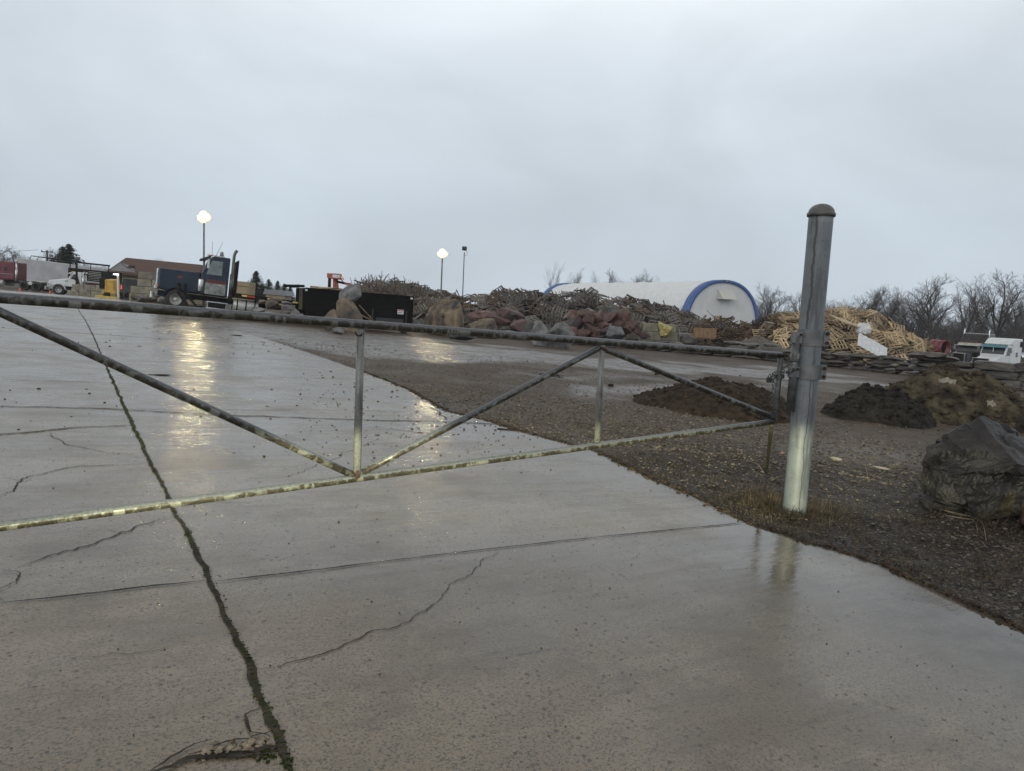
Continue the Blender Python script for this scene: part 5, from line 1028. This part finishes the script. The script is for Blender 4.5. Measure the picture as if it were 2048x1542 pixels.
for x, lab in ((40, "small orange traffic cone by the maroon truck's wheel"), (100, "small orange traffic cone under the white truck's bumper")):
    p = G(x, 72); c_ = thing("traffic_cone", lab, "cone", tuple(p), 0, "orange cones by the left trucks"); m_cone = bpy.data.materials.get("cone_orange") or mat("cone_orange", (.75, .14, .06), rough=.5)
    MB().lathe([(.14, 0), (.03, .42), (.0, .43)], 14).build("cone_body", m_cone, c_, True); MB().box((0, 0, .015), (.36, .36, .03)).build("base", m_cone, c_); MB().lathe([(.105, .12), (.075, .22)], 14).build("band", m_cone, c_)
p = G(153, 73); K = thing("light_mast", "black steel mast with a lamp head standing by the white truck's door", "mast", tuple(p)); zt = P3(158, 517, 73)[2] - p[2]
MB().tube([(.05, 0, 0), (.05, 0, zt)], [.13, .09], 6).build("mast_tube", m_chassis, K); MB().box((.15, 0, zt), (.42, .3, .28)).build("lamp_head", m_dsteel, K, bevel=.03); MB().tube([(-.3, 0, 1.9), (0, 0, 1.6)], .09, 5).tube([(.1, 0, 1.9), (.32, 0, 1.2), (.1, 0, .9)], .08, 5).tube([(.12, 0, 1.0), (.3, 0, 0)], .08, 5).build("struts", m_chassis, K)
p = G(150, 80); K = thing("slatted_trailer", "black slatted trailer with a top rail between the mast and the brown roofed house", "trailer", M=frame(p, R_(-3), R_(-3.2)))
MB().box((2.2, 0, 2.35), (4.6, 2.3, 1.2)).build("slatted_body", m_chassis, K); mb = MB()
for k in range(6): mb.box((2.9, -1.17, 1.9 + .17 * k), (1.4, .03, .04))
mb.build("side_slats", m_rim, K); MB().tube([(-.2, -1, 3.6), (4.4, -1, 3.6)], .09, 6).tube([(0, -1, 2.9), (0, -1, 3.6)], .06, 5).tube([(2.3, -1, 2.9), (2.3, -1, 3.6)], .04, 5).tube([(4.3, -1, 2.9), (4.3, -1, 3.6)], .06, 5).build("top_rail", m_chassis, K)
MB().box((2.4, -1.0, 1.35), (4.0, .3, .45)).build("red_chassis_beam", m_mar, K)
for x in (1.2, 2.4): wheel(K, x, -.95, .5, .3, False)
p = G(224, 67); K = thing("yellow_machine", "yellow machine seen from behind at the corner of the brown roofed house", "machine", M=frame(p, R_(90), 0))
MB().prism([(-.5, .55), (-.5, 1.75), (.6, 1.85), (.6, .55)], -.42, .42).build("engine_hood", m_yel, K, bevel=.08); MB().box((-.1, .62, 1.35), (1.0, .4, .9)).build("black_side", m_chassis, K, bevel=.03); MB().box((-.35, 0, .6), (.5, 1.25, .35)).build("counterweight", m_yel, K, bevel=.06); MB().box((-.62, .1, .5), (.08, .5, .2)).build("hitch", m_chassis, K)
for y in (-.6, .6): wheel(K, .2, y, .4, .28, False)
o = MB().box((0, 0, .12), (1.95, .22, .24)).build("steel_beam", mat("bright_yellow", (.5, .36, .04), (.6, .45, .07), 4, rough=.5), None, bevel=.02); o.location = G(213, 66); o.rotation_euler = (0, R_(3), 0); tag(o, "yellow painted beam lying on the ground by the yellow machine", "beam")
p = G(272, 63.5); J = thing("jeep", "dark boxy off road car with a spare wheel, half hidden by concrete blocks", "car", M=frame(p, R_(3), R_(-3)))
m_jp = mat("black_car_paint", (.010, .011, .013), (.02, .021, .024), 2, rough=.25)
MB().prism([(-.85, .5), (-.9, 1.1), (-.8, 1.85), (1.2, 1.88), (1.6, 1.2), (2.7, 1.12), (2.75, .5)], -.85, .85).build("body", m_jp, J, bevel=.06); MB().box((.15, -.86, 1.5), (1.4, .02, .45)).build("side_window", m_glass, J)
MB().lathe([(.18, -.12), (.36, -.12), (.38, -.06), (.38, .06), (.36, .12), (.18, .12)], 22, M=Matrix.Translation((-1.05, -.1, 1.12)) @ Matrix.Rotation(R_(90), 4, 'Y')).build("spare_wheel", m_tyre, J, True)
MB().box((-.9, -.74, 1.05), (.08, .16, .3)).build("tail_lamp", emat("lit_tail_lamp", (1.0, .04, .06), 2.0), J); MB().box((-.95, 0, .55), (.2, 1.6, .16)).build("bumper", m_chassis, J)
for x in (-.35, 2.1):
    for y in (-.75, .75): wheel(J, x, y, .38, .25, False)
# ---- house, boxes behind
p = G(222, 84); hs = thing("brown_roofed_house", "low tan building with a brown shingle roof and tarp patches", "building", M=frame(p, R_(-1), R_(-2.6)))
m_shing = mat("brown_shingles", (.075, .045, .036), (.125, .078, .064), 9, rough=.9, bump=.3, bscale=20); m_tanw = mat("tan_siding", (.28, .225, .13), (.36, .30, .19), 3, rough=.8)
HL = 9.2
MB().box((HL / 2, 3.0, 1.55), (HL - .5, 6, 3.1)).build("wall", m_tanw, hs)
MB().add([(-.3, -.6, 2.95), (HL + .9, -.6, 2.95), (HL - .2, 3.0, 4.75), (-.1, 3.0, 4.75), (-.3, 6.6, 2.95), (HL + .9, 6.6, 2.95), (-.3, -.6, 2.75), (HL + .9, -.6, 2.75), (-.3, 6.6, 2.75), (HL + .9, 6.6, 2.75)], [(0, 1, 2, 3), (3, 2, 5, 4), (0, 3, 4), (1, 5, 2), (6, 7, 1, 0), (8, 6, 0, 4), (7, 9, 5, 1), (9, 8, 4, 5), (6, 8, 9, 7)]).build("roof", m_shing, hs)
def onroof(x, f): return (x, -.6 + 3.6 * f, 2.95 + 1.8 * f + .03)
mb = MB(); mb.add([onroof(.0, .05), onroof(2.9, .1), onroof(1.8, .45), onroof(.05, .62)], [(0, 1, 2, 3)]); mb.build("grey_tarp_patch", mat("grey_tarp", (.13, .13, .14), (.2, .2, .21), 3, rough=.5), hs)
MB().add([onroof(1.4, .3), onroof(2.3, .32), onroof(2.0, .52), onroof(1.3, .5)], [(0, 1, 2, 3)]).build("dark_hole", m_chassis, hs); MB().tube([onroof(.1, .6), onroof(1.6, .3), onroof(3.4, .06)], .035, 4).build("batten", m_chassis, hs)
MB().box((HL / 2, -.62, 2.8), (HL + 1.0, .05, .22)).build("fascia", mat("brown_fascia", (.07, .04, .03), rough=.7), hs); MB().box((4.2, -.02, 1.2), (1.0, .06, 2.1)).build("door", m_chassis, hs); MB().box((6.2, -.02, 1.6), (1.1, .06, .9)).build("window", m_glass, hs)
m_lit = emat("lit_white", (1, .98, .9), 5)
p = G(236.5, 66.5); K = thing("lit_post", "bright white lit post with a lamp at its top by the yellow machine", "lamp post", tuple(p)); zt = P3(237, 549, 66.5)[2] - p[2]
MB().box((0, 0, zt / 2), (.14, .14, zt)).build("post", mat("white_post_paint", (.7, .68, .58), rough=.5), K); MB().box((-.12, -.12, zt), (.42, .16, .10)).build("lamp", m_lit, K, bevel=.03)
K = thing("beige_container", "plain beige box standing behind the blue truck's deck", "container", M=frame(G(470, 74), R_(-2), R_(-3))); zb_ = P3(478, 580, 74)[2] - G(470, 74)[2]
MB().box((.45, .8, zb_ / 2 + .45), (1.75, 1.6, zb_ + .9)).build("box_shell", m_tanw, K, bevel=.02); MB().box((.45, -.01, zb_ + .42), (1.76, .04, .06)).build("seam_rail", m_wbrown, K)
K = thing("grey_shed", "small grey roofed shed between the blue truck and the dumpster", "shed", M=frame(G(548, 92), R_(-2), R_(-2))); zb_ = P3(548, 590, 92)[2] - G(548, 92)[2]
MB().box((0, 1.5, zb_ / 2), (2.4, 2.6, zb_)).build("wall", m_tanw, K); MB().prism([(-1.5, zb_), (1.5, zb_), (1.3, zb_ + .62), (-1.3, zb_ + .62)], .0, 3.0).build("roof", mat("grey_metal_roof", (.2, .215, .24), rough=.5), K)
for i, (px, py, w_, h_) in enumerate(((515, 622, 30, 16), (540, 612, 36, 18), (530, 630, 44, 14), (560, 630, 40, 16), (575, 622, 30, 20), (548, 600, 34, 10), (570, 607, 26, 12), (505, 632, 30, 12), (590, 632, 22, 22), (523, 604, 24, 10), (600, 640, 16, 20))):
    boulder(px, py + 4, w_ * .95, h_ * .85, m_tan if i % 2 else m_grey, 160 + i, "flat brownish stone in the loose pile below the blue truck's deck", Z=37.6 - .04 * (py - 600), cuts=7, boxy=.3, name="stone", cat="stone", group="stones piled below the blue truck's deck", sub=3)
for i, (px, py, w_, h_) in enumerate(((280, 605, 26, 16), (300, 607, 34, 16), (322, 607, 24, 18), (268, 600, 16, 12), (312, 596, 26, 12))):
    boulder(px, py, w_, h_ * 1.3, m_tan if i % 2 else m_grey, 180 + i, "grey brown stone at the foot of the concrete blocks left of the blue truck", Z=56, cuts=7, name="stone", cat="stone", group="stones at the foot of the concrete blocks", sub=3)
# ---- right background vehicles
p = G(1968, 66); hd = math.atan2(-.52, -.85)
T, I = tractor("white_semi_truck", "white aerodynamic semi truck with a teal visor behind the block wall", frame(p, hd, 0, 0, 1.0), m_white, dict(hood=1.9, cab=1.25, hz0=1.75, hz1=2.05, hw=.85, roof=2.95, sleeper=1.7, sroof=3.55, sslope=.9, round=True, visor=m_teal, vent=True, stacks=()))
p = G(1922, 69)
T, I = tractor("dark_semi_truck", "dark plum semi truck with chrome stacks and a square grille", frame(p, math.atan2(-.62, -.78), 0), m_dkp, dict(hood=2.2, cab=1.25, hz0=2.05, hz1=2.1, roof=2.95, sleeper=1.8, sroof=3.9, sslope=.9, stz=4.3, visor=m_chrome, stack_at_cab=True))
p = P3(1880, 687, 68); g_ = h1(p[0], p[1]); K = thing("red_tank", "short red steel tank with an open dark end left of the dark semi truck", "tank", M=Matrix.Translation((p[0], p[1], g_)) @ Matrix.Rotation(R_(-68), 4, 'Z') @ Matrix.Diagonal((.72, .8, .86, 1))); zc_ = p[2] - g_
MX = Matrix.Translation((0, 0, zc_)) @ Matrix.Rotation(R_(90), 4, 'Y')
MB().lathe([(.76, -1.1), (.82, -1.05), (.82, -.3), (.78, -.25), (.78, -.15), (.82, -.1), (.82, .9), (.76, .9), (.74, -.9), (0, -.95)], 30, M=MX).build("tank_shell", mat("red_tank_paint", (.12, .016, .02), (.19, .03, .036), 2, rough=.4), K, True)
MB().lathe([(0, .3), (.735, .3)], 30, M=MX).build("bore_shade_disc", m_chassis, K)  # black disc across the bore stands in for the shade inside
for x in (-.7, .6): MB().box((x, 0, (zc_ - .8) / 2), (.2, 1.2, max(zc_ - .8, .1))).build("cradle", m_chassis, K)

# ================================================================== trees, wires
m_bark = mat("grey_bark", (.035, .030, .027), (.075, .066, .06), 6, rough=.9, spec=.1); m_twig = mat("bare_twigs", (.055, .047, .044), (.10, .088, .082), 3, rough=.9, spec=.1); m_need = mat("spruce_needles", (.010, .018, .014), (.028, .042, .032), 5, rough=.9, spec=.1)
def gen_tree(seed, h, spread=1.0, trunk_r=.02, low=.25, lv=4, dens=1.0, multi=1):
    r = np.random.default_rng(seed); TR, CR_ = MB(), MB()
    def br(p, d, L, rad, lvl):
        n = 4 if lvl < 2 else 3; pts = [p]; rr = [rad]; dd = d
        for i in range(n):
            dd = (dd + Vector(r.normal(0, .10 + .045 * lvl, 3)) + Vector((0, 0, .13 if lvl else .05))).normalized(); pts.append(pts[-1] + dd * L / n); rr.append(rad * (1 - .62 * (i + 1) / n))
        (TR if lvl < 2 else CR_).tube(pts, rr, 6 if lvl < 2 else 3, cap=False)
        if lvl >= lv: return
        k = int((8, 7, 6, 5, 4)[lvl] * dens)
        for j in range(k):
            u = (low if lvl == 0 else .22) + (1 - (low if lvl == 0 else .22)) * (j + r.random()) / k; i = min(int(u * n), n - 1); f_ = u * n - i; q = pts[i].lerp(pts[i + 1], f_)
            a = r.uniform(0, 6.28); ax = (pts[i + 1] - pts[i]).normalized(); o1 = ax.orthogonal().normalized(); o1 = (o1 * math.cos(a) + ax.cross(o1) * math.sin(a)); ang_ = r.uniform(.4, .85) * spread
            br(q, (ax * math.cos(ang_) + o1 * math.sin(ang_)).normalized(), L * r.uniform(.45, .72) * (1.15 - .4 * u), max(rr[i] * .60, .012), lvl + 1)
    for k in range(multi): br(Vector((k * .25, 0, 0)), Vector((r.normal(0, .1) + (.25 * (k - (multi - 1) / 2)), r.normal(0, .08), 1)).normalized(), h * .72, h * trunk_r, 0)
    return TR, CR_
TV = []
for k, a in enumerate(((1, 12, 1.0, .022, .25, 4, 1.12), (2, 12, .9, .021, .32, 4, 1.12), (3, 12, 1.15, .020, .25, 4, 1.0, 2), (4, 12, .6, .012, .35, 3, 1.0), (5, 12, 1.05, .016, .15, 4, .9, 3))):
    TR, CR_ = gen_tree(*a); TV.append((TR.mesh("trunk", m_bark, True), CR_.mesh("crown", m_twig, False), max(v[2] for v in CR_.v)))
def tree(k, px, top, Z, label, rz=0.0, sx=1.0, tilt=0.0, group=None, name="bare_tree"):
    a, b_, hh = TV[k]; g_ = G(px, Z); t_ = P3(px, top, Z)[2]; s_ = max(t_ - g_[2], 2) / hh
    root = thing(name, label, "tree", M=Matrix.Translation(Vector(g_) - Vector((0, 0, .3))) @ Matrix.Rotation(tilt, 4, 'Y') @ Matrix.Rotation(rz, 4, 'Z') @ Matrix.Diagonal((s_ * sx, s_ * sx, s_, 1)), group=group)
    link("trunk", a, root); link("crown", b_, root); return root
for i, (k, px, top, Z, rz, sx, tl, lab) in enumerate((
    (3, 1103, 516, 185, .3, .7, 0.0, "thin tall bare tree above the dome's left end"), (1, 1124, 524, 185, 1.2, .8, .16, "leaning bare tree just right of the thin tall one"), (3, 1188, 536, 190, 2.1, .7, 0, "small thin bare tree left of centre above the dome roof"), (0, 1216, 533, 190, .9, .8, 0, "bare tree with a spreading crown above the dome roof's left half"), (2, 1254, 538, 190, 2.6, .8, 0, "bushy bare tree above the middle of the dome roof"), (1, 1306, 533, 190, 4.0, .9, 0, "fan shaped bare tree above the right half of the dome roof"),
    (2, 1525, 562, 150, .4, 1.1, .1, "wide bare tree right beside the dome's end wall"), (0, 1592, 576, 150, 1.8, 1.0, 0, "bare tree half hidden behind the steel post"), (1, 1500, 580, 160, 3.0, 1.0, 0, "small bare tree behind the dome's right shoulder"), (2, 1715, 562, 140, 2.2, 1.1, 0, "round bare tree above the pile of new pallets"), (4, 1672, 588, 145, .1, 1.1, 0, "low bare tree just right of the steel post"), (4, 1762, 570, 142, 1.0, 1.1, 0, "bushy bare tree above the white plastic bag"), (0, 1862, 540, 128, 3.4, 1.15, 0, "tallest bare tree left of the dark semi truck"), (1, 1912, 538, 132, 1.1, 1.0, 0, "tall slim bare tree above the dark semi truck"), (0, 1988, 531, 124, 5.0, 1.2, 0, "broad bare tree above the white semi truck"), (4, 1825, 562, 150, 5.5, 1.0, 0, "bare tree leaning over the right end of the new pallets"), (1, 2036, 560, 140, 2.9, 1.0, 0, "bare tree at the right frame edge"), (3, 1952, 548, 150, 2.9, 1.2, 0, "thin bare tree between the two semi trucks"),
    (2, -8, 468, 95, .5, 1.6, 0, "bare tree branches reaching in at the left frame edge"), (0, 28, 494, 130, 1.5, 1.7, 0, "bare tree above the maroon truck"), (2, 86, 490, 125, 2.4, 1.7, 0, "spreading bare tree beside the utility pole"), (4, 178, 518, 150, 1.4, 1.3, 0, "low bare tree right of the spruces above the slatted trailer"), (4, 322, 512, 140, 2.0, 1.0, 0, "small bare tree peeping over the brown roof"))):
    tree(k, px, top, Z, lab, rz, sx, tl)
# far woods: one mass
mb = MB(); r = np.random.default_rng(21); base = [gen_tree(50 + k, 10, 1.0, .014, .12, 3, 1.1, 2) for k in range(4)]; VV, FF, o_ = [], [], 0
def far(px, top, Z, k):
    global o_
    for M_ in base[k]:
        v = np.array(M_.v); g_ = G(px, Z); s_ = max(P3(px, top, Z)[2] - g_[2], 1.5) / 9.5; a = r.uniform(0, 6.28); ca, sa = math.cos(a), math.sin(a)
        q = np.column_stack([(v[:, 0] * ca - v[:, 1] * sa) * s_ * 1.3 + g_[0], (v[:, 0] * sa + v[:, 1] * ca) * s_ * 1.3 + g_[1], v[:, 2] * s_ + g_[2] - .2]); VV.append(q); FF.extend([tuple(i + o_ for i in f) for f in M_.f]); o_ += len(v)
for px in np.arange(1490, 2120, 8.5): far(px + r.normal(0, 5), 628 + .03 * (px - 1490) + r.normal(0, 10), r.uniform(150, 175), int(r.integers(0, 4)))
for px in np.arange(1500, 2110, 14): far(px + r.normal(0, 5), 650 + .045 * (px - 1490) + r.normal(0, 6), r.uniform(118, 140), int(r.integers(0, 4)))
for px in np.arange(-20, 240, 15): far(px + r.normal(0, 5), 536 + .02 * px + r.normal(0, 5), r.uniform(150, 175), int(r.integers(0, 4)))
mb.v = [tuple(q) for q in np.concatenate(VV).tolist()]; mb.f = FF; mb.m = [0] * len(FF); tag(mb.build("woods", m_twig), "mass of bare winter woods behind the yard", "woods", kind='stuff')
def gen_spruce(seed, h, wd):
    r = np.random.default_rng(seed); TR, CR_ = MB(), MB(); TR.tube([(0, 0, 0), (0, 0, h * .6), (0, 0, h)], [h * .018, h * .011, .02], 7)
    z = h * .06
    while z < h * .985:
        u = z / h; R0 = wd * (1 - u) ** .85 * r.uniform(.8, 1.1) + .06; k = int(9 + 6 * (1 - u))
        for j in range(k):
            a = r.uniform(0, 6.28); L = R0 * r.uniform(.65, 1.12); d = Vector((math.cos(a), math.sin(a), 0)); sd_ = Vector((-d.y, d.x, 0)); n = max(3, int(L / .28))
            for i in range(n):
                f_ = (i + .5) / n; q = d * L * f_ + Vector((0, 0, z - L * .32 * f_ + L * .16 * f_ * f_)); w2 = (.16 + .22 * (1 - f_)) * (L / wd * .5 + .5)
                for s_ in (-1, 1):
                    e2 = sd_ * s_ * w2 * r.uniform(.7, 1.3) + d * w2 * .6 + Vector((0, 0, r.uniform(-.5, -.06) * (L / wd * .6 + .4))); tip = d * .10
                    CR_.add([q - d * .05, q + tip + Vector((0, 0, -.20)), q + e2 + Vector((0, 0, -.12)), q + e2 * .5 - tip + Vector((0, 0, .08))], [(0, 1, 2, 3)])
        z += h * .026 * r.uniform(.8, 1.25)
    return TR.mesh("trunk", m_bark, True), CR_.mesh("crown", m_need), h
SV = [gen_spruce(61, 11, 2.7), gen_spruce(62, 11, 3.0)]
for (k, px, top, Z, rz, sx, lab) in ((0, 139, 487, 105, .2, 1.05, "tallest dark spruce left of the brown roofed house"), (1, 127, 491, 107, 1.4, .95, "second dark spruce growing against the tallest one's left side"), (0, 512, 541, 120, 2.0, 1.0, "dark fir above the blue truck's deck"), (1, 537, 557, 125, .7, .9, "small fir beside the taller one above the truck deck"), (0, 555, 561, 130, 1.9, .9, "narrow fir above the grey shed"), (1, 568, 566, 128, 3.1, 1.0, "low fir right of the narrow one above the grey shed"), (0, 580, 572, 130, 4.1, .9, "lowest fir left of the dumpster's tarp arm"), (1, 524, 566, 126, 5.1, 1.0, "short bushy fir between the tall fir and the narrow one")):
    a, b_, hh = SV[k]; g_ = G(px, Z); s_ = (P3(px, top, Z)[2] - g_[2]) / hh; root = thing("spruce_tree", lab, "tree", M=Matrix.Translation(Vector(g_)) @ Matrix.Rotation(rz, 4, 'Z') @ Matrix.Diagonal((s_ * sx * 2.9, s_ * sx * 2.9, s_, 1))); link("trunk", a, root); link("crown", b_, root)
p = G(95.5, 118); K = thing("utility_pole", "wooden utility pole with a crossarm beside the spreading bare tree", "utility pole", tuple(p)); zt = P3(95, 501, 118)[2] - p[2]
MB().tube([(0, 0, 0), (0, 0, zt)], [.17, .13], 8).build("pole", m_bark, K, True); MB().box((0, 0, zt - .25), (1.9, .12, .14)).build("crossarm", m_bark, K)
for x in (-.85, .0, .85): MB().lathe([(.05, zt - .18), (.07, zt - .1), (.03, zt + .05)], 8, M=Matrix.Translation((x, 0, 0))).build("insulator", m_dsteel, K)
A_ = Vector(P3(76, 499.5, 118)); B_ = Vector(P3(-120, 492, 112)); mb = MB(); mb.tube([A_.lerp(B_, u) - Vector((0, 0, 1.2 * 4 * u * (1 - u) * .4)) for u in np.linspace(0, 1, 14)], .022, 5); tag(mb.build("power_line", m_chassis, None, True), "thin power line running left from the utility pole", "cable")
# ---- drizzle haze: even air in one closed box round camera and yard
hb = bpy.data.meshes.new("haze"); X0, X1, Y0, Y1, Z0, Z1 = -226, 226, -226, 226, -22, 26
hb.from_pydata([(x, y, z) for x in (X0, X1) for y in (Y0, Y1) for z in (Z0, Z1)], [], [(0, 1, 3, 2), (4, 6, 7, 5), (0, 4, 5, 1), (2, 3, 7, 6), (0, 2, 6, 4), (1, 5, 7, 3)])
hm = bpy.data.materials.new("haze_air"); hm.use_nodes = True; t = hm.node_tree; t.nodes.clear(); ov = t.nodes.new("ShaderNodeOutputMaterial"); pv = t.nodes.new("ShaderNodeVolumePrincipled")
pv.inputs['Color'].default_value = (.93, .96, .99, 1); pv.inputs['Density'].default_value = .00045; pv.inputs['Anisotropy'].default_value = .2; t.links.new(pv.outputs[0], ov.inputs['Volume']); hb.materials.append(hm)
tag(link("haze", hb), kind='stuff')
S.cycles.volume_bounces = 0; S.cycles.volume_max_steps = 32
